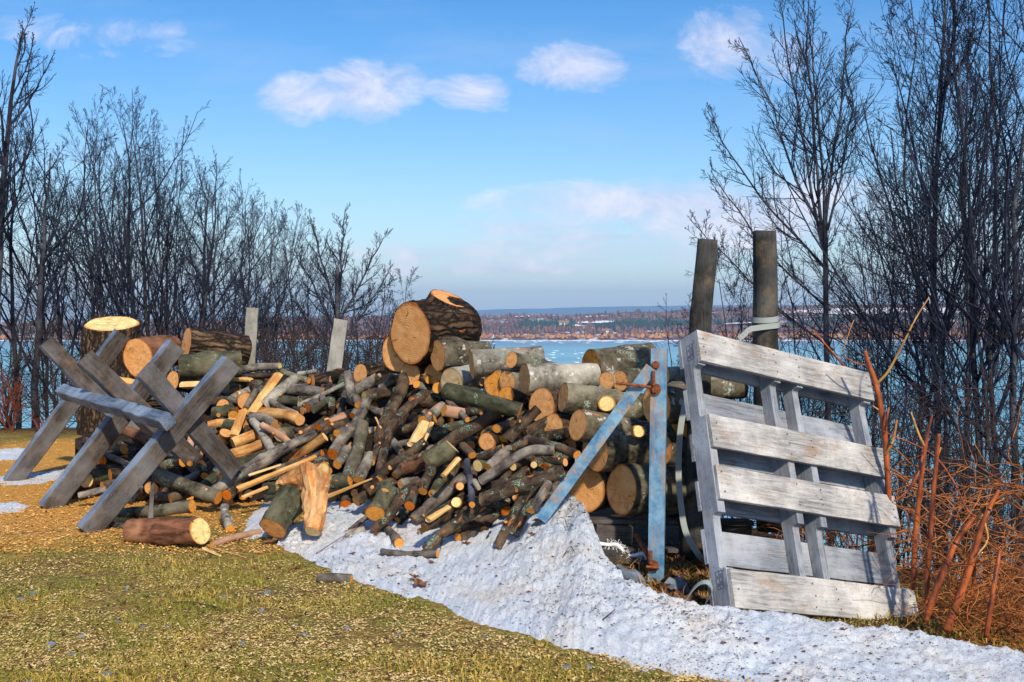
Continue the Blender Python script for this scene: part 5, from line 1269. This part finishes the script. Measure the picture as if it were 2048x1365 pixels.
def rod(name, p1, p2, r, parent, mat='rust', K=10, thread=False):
    n = 40 if thread else 6; C = np.array([[*(p1+(p2-p1)*i/(n-1))] for i in range(n)]); rr = np.full(n, r)*(1+(.12*(np.arange(n) % 2) if thread else 0))
    V, Q = tubes(C[None], rr[None], K); c = len(V); fs = [tuple(q) for q in Q]+[tuple(reversed(range(K))), tuple((n-1)*K+k for k in range(K))]
    o = mesh(name, V-np.array([*p1]), fs, mat); place(o, parent, Matrix.Translation(p1)); return o
def nut(name, p, r, h, parent, mat='rust', K=6, axis=Vector((-.22, -1, 0))):
    axis = axis.normalized(); return rod(name, p, p+axis*h, r, parent, mat, K)
for (u, v, s) in ((1310, 779, 1.0), (1306, 1132, 1.0)):
    p = at(u, v, YS-.004); nut('washer', p, .030*s, .005, fr, K=20); nut('nut', p+Vector((-.001, -.006, 0)), .017*s, .014, fr)
nut('bolt', at(1311, 731, YS-.014), .016, .012, fr); nut('washer', at(1311, 731, YS-.004), .021, .006, fr, K=16)
rod('threaded_rod', at(1232, 766, YS-.03), at(1302, 775, YS-.03), .008, fr, thread=True)
rod('pin', at(1307, 770, YS-.03), at(1307, 742, YS-.03), .009, fr); rod('pin', at(1301, 1128, YS-.03), at(1301, 1102, YS-.03), .010, fr)
rod('rod', at(1292, 1134, YS-.035), at(1318, 1136, YS-.035), .008, fr); rod('rod', at(1272, 1070, YS+.25), at(1300, 1118, YS+.03), .013, fr)

# ---------------------------------------------------------------- straps
def ribbon(label, pts, w_, name='strap', wid=Vector((1, 0, 0)), group='worn ratchet straps', twist=0.0):
    """pts: world points; flat webbing swept along them"""
    q = smooth_path([(p, 0) for p in pts], 70); V = []; uv = []; L = 0
    for i, a in enumerate(q):
        P = Vector(a[:3]); T = Vector((q[min(i+1, 69)]-q[max(i-1, 0)])[:3]).normalized()
        wv = Matrix.Rotation(twist*i/69, 3, T) @ wid; wv = (wv-T*wv.dot(T)).normalized(); nn = T.cross(wv)*.0015
        if i: L += (P-Vector(q[i-1][:3])).length
        for s, e in ((-.5, -1), (.5, -1), (.5, 1), (-.5, 1)): V.append(P+wv*w_*s+nn*e); uv.append((s, L*60))
    Fq = [(i*4+k, i*4+(k+1) % 4, (i+1)*4+(k+1) % 4, (i+1)*4+k) for i in range(69) for k in range(4)]+[(0, 3, 2, 1), (276, 277, 278, 279)]
    return tag(mesh(name, V, Fq, 'strap', uv=uv), label, 'strap', group)
ribbon('grey webbing strap hanging down beside the shaded post foot', [at(1372, 800, 5.85), at(1361, 860, 5.84), at(1357, 940, 5.84), at(1362, 1010, 5.82), at(1372, 1065, 5.8), at(1396, 1108, 5.8), at(1410, 1125, 5.85)], .032)
ribbon('loose strap end curled in a loop at the left pallet foot', [at(1366, 1218, 5.05), at(1378, 1190, 5.02), at(1398, 1168, 5.0), at(1416, 1166, 4.98), at(1424, 1182, 5.0), at(1412, 1205, 5.05), at(1408, 1226, 5.08)], .040, wid=Vector((.3, 1, .2)))
ribbon('pale strap draped over the snow edge beside the stack foot', [at(1160, 1018, 5.75), at(1176, 1046, 5.66), at(1188, 1075, 5.6), at(1202, 1108, 5.5)], .034, wid=Vector((1, 0, .4)))
ps = []; cpost = at(1531, 648, 6.35); r_ = 52/2/F*6.35
for k in range(26): an = 6.283*k/24-1.0; ps.append(Vector((cpost.x+(r_+.006)*math.cos(an), cpost.y+(r_+.006)*math.sin(an), cpost.z+.012*math.sin(an*1.0)+.0015*k)))
ribbon('pale strap wrapped round the taller post and pulled down left', [at(1478, 678, 6.2), at(1490, 668, 6.2), at(1503, 658, 6.22)]+ps, .032, wid=Vector((0, 0, 1)))
# frayed white rope under the stack
fp = [(1192, 1086), (1215, 1090), (1235, 1090), (1250, 1108), (1266, 1112), (1285, 1108), (1300, 1120)]
rp = smooth_path([(at(u, v, 5.75), .008) for u, v in fp], 26); V1, Q1 = tubes(np.array(rp)[None, :, :3], np.full((1, 26), .010), 7); Cs = []
for k in range(150):
    p = rp[random.randint(4, 25)][:3]; d = np.array([random.gauss(0, 1), random.gauss(0, .5), random.gauss(0, 1)]); d /= np.linalg.norm(d); Cs.append(np.stack([p, p+d*.02, p+d*.04+np.array([0, 0, -.006])]))
V2, Q2 = tubes(np.array(Cs), np.full((150, 3), .0011), 3); V, Q = join([(V1, Q1), (V2, Q2)]); tag(mesh('rope', V, Q, 'ice', smooth=True), 'frayed white rope lying on the rails under the stack', 'rope')

# ---------------------------------------------------------------- base pallet under the stack
def at_z(u, v, Y): return at(u, v, Y)
bp = empty('base_pallet', loc=at(1225, 1085, 5.95)); tag(bp, 'dark old pallet carrying the log stack, half hidden behind the snow', 'pallet')
for k, (v, dy) in enumerate([(1040, 0), (1042, .25), (1042, .5)]): beam('deck_board', at(1150, v, 5.98+dy), at(1500, v+4, 6.25+dy), .10, .022, 'old_board', bp, Vector((0, 0, 1)))
for k, (u, Y) in enumerate([(1228, 5.98), (1400, 6.1)]): beam('block', at(u-38, 1066, Y), at(u+34, 1070, Y+.02), .10, .10, 'old_board', bp, Vector((0, -1, 0)))
beam('bottom_board', at(1150, 1098, 5.95), at(1500, 1100, 6.2), .10, .022, 'old_board', bp, Vector((0, 0, 1)))
beam('block', at(1440, 1066, 6.5), at(1500, 1068, 6.5), .10, .10, 'old_board', bp, Vector((0, -1, 0)))
o = beam('rail', at(1196, 1112, 5.72), at(1320, 1124, 5.80), .07, .05, 'post_wood', None, Vector((0, -1, .5))); tag(o, 'round edged rail on the ground under the frayed rope', 'rail')
for lab, u, v, Y, d in [('dark stone half buried behind the snow edge near the post foot', 1255, 1152, 5.45, 62), ('frosted stone right behind the steel post foot', 1352, 1165, 5.6, 50), ('snow capped dark stone under the stack right of the post', 1352, 1098, 5.95, 40)]:
    stone(lab, u, v, d, 'stone', 'stones in the shade under the stack', .5)

# ---------------------------------------------------------------- leaning pallet
KP = 1.15; cpos = Vector((0, 0, CH)); o0 = cpos+(Vector((0.86397272, 4.23377839, 0.1771785))-cpos)*KP; rv_ = Vector((-0.473457, 0.08374819, 0.55043746)); PM = Matrix.Translation(o0) @ Matrix.Rotation(rv_.length, 4, rv_.normalized())
W_, H_ = 1.07*KP, 1.2*KP
pal = empty('wooden_pallet', PM); tag(pal, 'pale weathered wooden pallet leaning upright against the posts', 'pallet')
def pboard(x0, x1, z0, z1, y0, th_, mat='pallet_wood', name='deck_board', skew=0.0):
    V, Fq = box_bm(x1-x0, z1-z0, th_, 22, .0025, random.random()*50)
    mi = [0]*len(Fq)
    # nail heads on the front face, in the board's own mesh
    for xs_ in (x0+.03, W_*.42, W_*.55, x1-.03):
        for zz in (-.25, .02, .28):
            if random.random() < .8:
                cx = xs_-(x0+x1)/2+random.uniform(-.008, .008); cy = zz*(z1-z0)+random.uniform(-.01, .01); c = len(V); r = .0045
                for k in range(7): V.append((cx+r*math.cos(k*.9), cy+r*math.sin(k*.9), th_/2+.003))
                Fq.append(tuple(c+k for k in range(7))); mi.append(1)
    o = mesh(name, V, Fq, [mat, 'ink'], pal, idx=mi)
    x = Vector((1, 0, skew)).normalized(); n_ = Vector((0, -1, 0)); y = n_.cross(x)
    o.matrix_basis = mat_from(x, y, n_, ((x0+x1)/2, y0+th_/2, (z0+z1)/2)); return o
for t0, t1, sk in ((0, .122, .0), (.325, .445, .004), (.515, .635, -.003), (.872, 1.0, .0)): pboard(0.0+random.uniform(-.004, .004), W_+random.uniform(-.004, .01), H_*(1-t1), H_*(1-t0), 0, .022, skew=sk)
DP = .095*KP
for t0, t1 in ((.0, .115), (.20, .315), (.37, .47), (.545, .65), (.715, .835), (.885, 1.0)): pboard(-.006, W_+.004, H_*(1-t1), H_*(1-t0), .0245+DP, .020, 'pallet_side')  # back boards: their shade is painted by the darker material
def stringer(x0, wd, mat='pallet_side'):
    """notched 2x4 on edge; profile in (z, y) with two rounded notches open to the front"""
    pr = []; zs = [(.0, 0)]
    def notch(za, zb, dep=.042):
        r = .018; out = [(za, 0)]
        for k in range(5): a = R(90*k/4); out.append((za+r*(1-math.cos(a)), dep-r+r*math.sin(a)))
        for k in range(5): a = R(90*k/4); out.append((zb-r+r*math.sin(a), dep-r+r*math.cos(a)))
        out.append((zb, 0)); return out
    pr = [(0, 0)]+notch(H_*.135, H_*.325)+notch(H_*.675, H_*.87)+[(H_, 0)]; n = len(pr)
    y0 = .0235; V = []
    for x in (x0, x0+wd):
        for z, y in pr: V.append((z, x, -(y0+y)))
        for z, y in pr: V.append((z, x, -(y0+DP)))
    Fq = []; m2 = 2*n
    for k in range(n-1):
        Fq.append((k, k+1, n+k+1, n+k)); Fq.append((m2+k, m2+n+k, m2+n+k+1, m2+k+1))
        Fq.append((k, m2+k, m2+k+1, k+1)); Fq.append((n+k, n+k+1, m2+n+k+1, m2+n+k))
    Fq.append((0, n, m2+n, m2)); Fq.append((n-1, m2+n-1, m2+2*n-1, 2*n-1))
    # local X = pallet z so the grain follows the board; local Y = pallet x; local Z = -pallet y
    o = mesh('stringer', V, Fq, mat, pal); o.matrix_basis = Matrix(((0, 1, 0, 0), (0, 0, -1, 0), (1, 0, 0, 0), (0, 0, 0, 1))); return o
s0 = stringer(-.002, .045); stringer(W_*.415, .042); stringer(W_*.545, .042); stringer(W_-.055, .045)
# burnt-in heat treatment stamps on the left stringer's side: a frame with small strokes
for zc in (H_*.93, H_*.10):
    V = []; Fq = []
    def bar(y1, z1, y2, z2, t=.0012):
        d = Vector((y2-y1, z2-z1)).normalized()*t; nx_, ny_ = -d.y, d.x; c = len(V)
        for (a, b) in ((y1+nx_, z1+ny_), (y1-nx_, z1-ny_), (y2-nx_, z2-ny_), (y2+nx_, z2+ny_)): V.append((-.0035, .0245+a, zc+b))
        Fq.append((c, c+1, c+2, c+3))
    for q in (((.022, -.04), (.022, .04)), ((.07, -.04), (.07, .04)), ((.022, -.04), (.07, -.04)), ((.022, .04), (.07, .04)), ((.046, -.04), (.046, .04)), ((.03, -.03), (.03, .03)), ((.038, -.025), (.038, -.005)), ((.038, .008), (.038, .03)), ((.054, -.03), (.054, -.012)), ((.062, -.03), (.062, -.012)), ((.054, -.02), (.062, -.02)), ((.054, .008), (.062, .02)), ((.062, .008), (.054, .02)), ((.012, .03), (.012, .055))): bar(*q[0], *q[1])
    mesh('stamp', V, Fq, 'ink', s0).matrix_basis = s0.matrix_basis.inverted()

# ---------------------------------------------------------------- canes and dead stalks at the right
random.seed(3)
def cane(label, stems, name='cane', group='broken reddish canes right of the pallet', mat='cane', knuckle=True):
    """stems: lists of (u, v, Y, d); the first is the main stalk, the others are side shoots"""
    root = None
    for i, pts in enumerate(stems):
        P = [(at(u, v, Y), d*(.36 if i == 0 else .45)/F*Y) for u, v, Y, d in pts]; L = sum((P[k+1][0]-P[k][0]).length for k in range(len(P)-1)); n = max(8, int(L/.012)); q = np.array(smooth_path(P, n)); r = q[:, 3].copy()
        if i == 0 and knuckle:
            ph = np.arange(n)*L/(n-1) % .095; r *= 1+.18*np.exp(-((ph-.047)/.006)**2)
        V, Q = tubes(q[None, :, :3], r[None], 9 if i == 0 else 6); K = 9 if i == 0 else 6
        fs = [tuple(a) for a in Q]+[tuple(reversed(range(K))), tuple((n-1)*K+k for k in range(K))]
        o = mesh(name if i == 0 else 'side_shoot', V-np.array([*P[0][0]]) if i == 0 else V-np.array([*root.location]), fs, mat if i == 0 else ('cane_pale' if i % 2 else 'cane'), smooth=True)
        if i == 0: o.location = P[0][0]; root = o
        else: o.parent = root
    return tag(root, label, 'cane', group)
cane('tallest reddish cane beside the pallet with a long arched shoot at the top', [[(1778,1010,5.75,16),(1772,900,5.75,16),(1764,830,5.75,17),(1752,770,5.75,15),(1738,730,5.75,12),(1730,702,5.75,10)],
      [(1750,772,5.75,7),(1775,745,5.7,6),(1800,700,5.65,5),(1830,640,5.6,4),(1858,595,5.6,2.5)], [(1733,731,5.75,5),(1710,726,5.75,4),(1684,710,5.75,3)], [(1770,910,5.74,7),(1785,885,5.7,6),(1794,840,5.7,5)], [(1768,868,5.74,6),(1772,850,5.7,5),(1778,815,5.7,4)], [(1757,820,5.74,4),(1745,812,5.74,3)]])
cane('forked cane with a pale arm, second from the pallet', [[(1826,1180,5.3,14),(1830,1080,5.3,15),(1840,980,5.3,13),(1850,900,5.3,11),(1862,840,5.3,6),(1866,830,5.3,4)],
      [(1850,895,5.3,5),(1838,870,5.3,5),(1822,825,5.3,3)], [(1846,910,5.3,6),(1835,950,5.25,6),(1812,985,5.25,6),(1788,1003,5.25,4)]])
cane('straight cane with blunt top leaning right, third from the pallet', [[(1850,1230,5.15,15),(1856,1130,5.15,15),(1864,1020,5.15,13),(1872,930,5.15,12),(1878,868,5.15,11)], [(1876,910,5.15,5),(1882,895,5.15,4)]])
cane('thick cane bent over to the right ending in a blunt snapped top', [[(1850,1246,5.05,18),(1880,1160,5.05,19),(1915,1080,5.05,16),(1948,1035,5.05,13)], [(1940,1045,5.05,9),(1965,1030,5.05,7)]])
cane('thickest dark red cane leaning right and snapped at the top', [[(1892,1262,4.98,24),(1920,1190,4.98,22),(1948,1110,4.98,19),(1968,1040,4.98,14),(1998,980,4.98,12)], [(1968,1040,4.98,6),(1975,1080,4.96,5),(1955,1110,4.94,4)]])
cane('long thin wand running from the pallet edge over the canes to the right', [[(1765,862,5.6,3),(1860,906,5.5,4),(1905,960,5.4,5),(1935,1020,5.3,6),(1965,1040,5.3,5)]], knuckle=False)
cane('short reddish cane low in the tangle at the right', [[(1972,1275,4.9,14),(1985,1190,4.9,14),(2000,1100,4.95,11)]])
cane('orange wand with side shoot standing behind the pallet top', [[(1735,780,6.6,6),(1700,745,6.6,6),(1660,700,6.6,6),(1625,660,6.6,4)], [(1685,705,6.6,3),(1700,660,6.6,2),(1708,640,6.6,2)]], knuckle=False)
cane('dark short cane at the right of the thickest cane', [[(1930,1255,5.1,10),(1945,1180,5.1,10),(1950,1120,5.1,8)]])
# tangle of dead stalks: nobody could count it
def tangle(label, n, box, Lr, r, mat, cat, name, seed):
    g = np.random.default_rng(seed); (u0, u1), (v0, v1), (y0, y1) = box; Cs = []
    for _ in range(n):
        p = at(g.uniform(u0, u1), g.uniform(v0, v1), g.uniform(y0, y1)); d = g.normal(size=3)*np.array([1, .6, .55]); d /= np.linalg.norm(d); L = g.uniform(*Lr); q = np.array([*p]); pts = [q]
        for k in range(7): d = d+.28*g.normal(size=3)+np.array([0, 0, -.05]); d /= np.linalg.norm(d); q = q+d*L/7; pts.append(q.copy())
        pts = np.array(pts); 
        for a in pts: a[2] = max(a[2], ground_z(a[0], a[1])+.005)
        Cs.append(pts)
    V, Q = tubes(np.array(Cs), np.full((n, 8), r)*np.linspace(1.1, .5, 8)[None]*g.uniform(.6, 1.4, (n, 1)), 4); tag(mesh(name, V, Q, mat, smooth=True), label, cat, kind='stuff')
tangle('orange tangle of dead stalks filling the lower right edge', 750, ((1890, 2130), (1120, 1300), (4.95, 6.0)), (.15, .5), .0024, 'brush', 'brush', 'dead_stalks', 1)
tangle('loose orange stalks sticking up over the tangle', 160, ((1880, 2110), (930, 1120), (5.1, 6.2)), (.2, .55), .003, 'brush', 'brush', 'dead_stalks', 4)
tangle('orange dead stalks seen through the pallet gaps', 420, ((1490, 1850), (960, 1200), (6.0, 7.0)), (.15, .5), .0025, 'brush', 'brush', 'dead_stalks', 2)
tangle('dark brown undergrowth of fine stems on the slope at the right', 600, ((1560, 2120), (760, 1120), (6.3, 9.0)), (.25, .9), .0024, 'twig_brown', 'undergrowth', 'undergrowth', 3)
tangle('dark brown undergrowth of fine stems on the slope at the left', 500, ((-80, 560), (700, 850), (12.0, 14.5)), (.3, 1.2), .003, 'twig_brown', 'undergrowth', 'undergrowth', 5)
tangle('thin brown undergrowth behind the stakes of the heap', 250, ((480, 800), (660, 745), (11.5, 14.5)), (.3, 1.0), .003, 'twig_brown', 'undergrowth', 'undergrowth', 6)

# ---------------------------------------------------------------- air
hz = mesh('haze', [(x, y, z) for z in (-68, 220) for x, y in ((-9500, -40), (9500, -40), (9500, 11400), (-9500, 11400))], [(0,3,2,1),(4,5,6,7),(0,1,5,4),(1,2,6,5),(2,3,7,6),(3,0,4,7)], 'ink')
mh = bpy.data.materials.new('haze'); mh.use_nodes = True; t = NT(mh.node_tree)
pv = t.n('ShaderNodeVolumePrincipled', in_Color=(0.50,0.72,1.0,1), in_Density=0.0001); oo = t.n('ShaderNodeOutputMaterial'); mh.node_tree.links.new(pv.outputs[0], oo.inputs['Volume'])
hz.data.materials.clear(); hz.data.materials.append(mh); tag(hz, 'pale blue haze in the air over the lake', 'haze', kind='stuff')
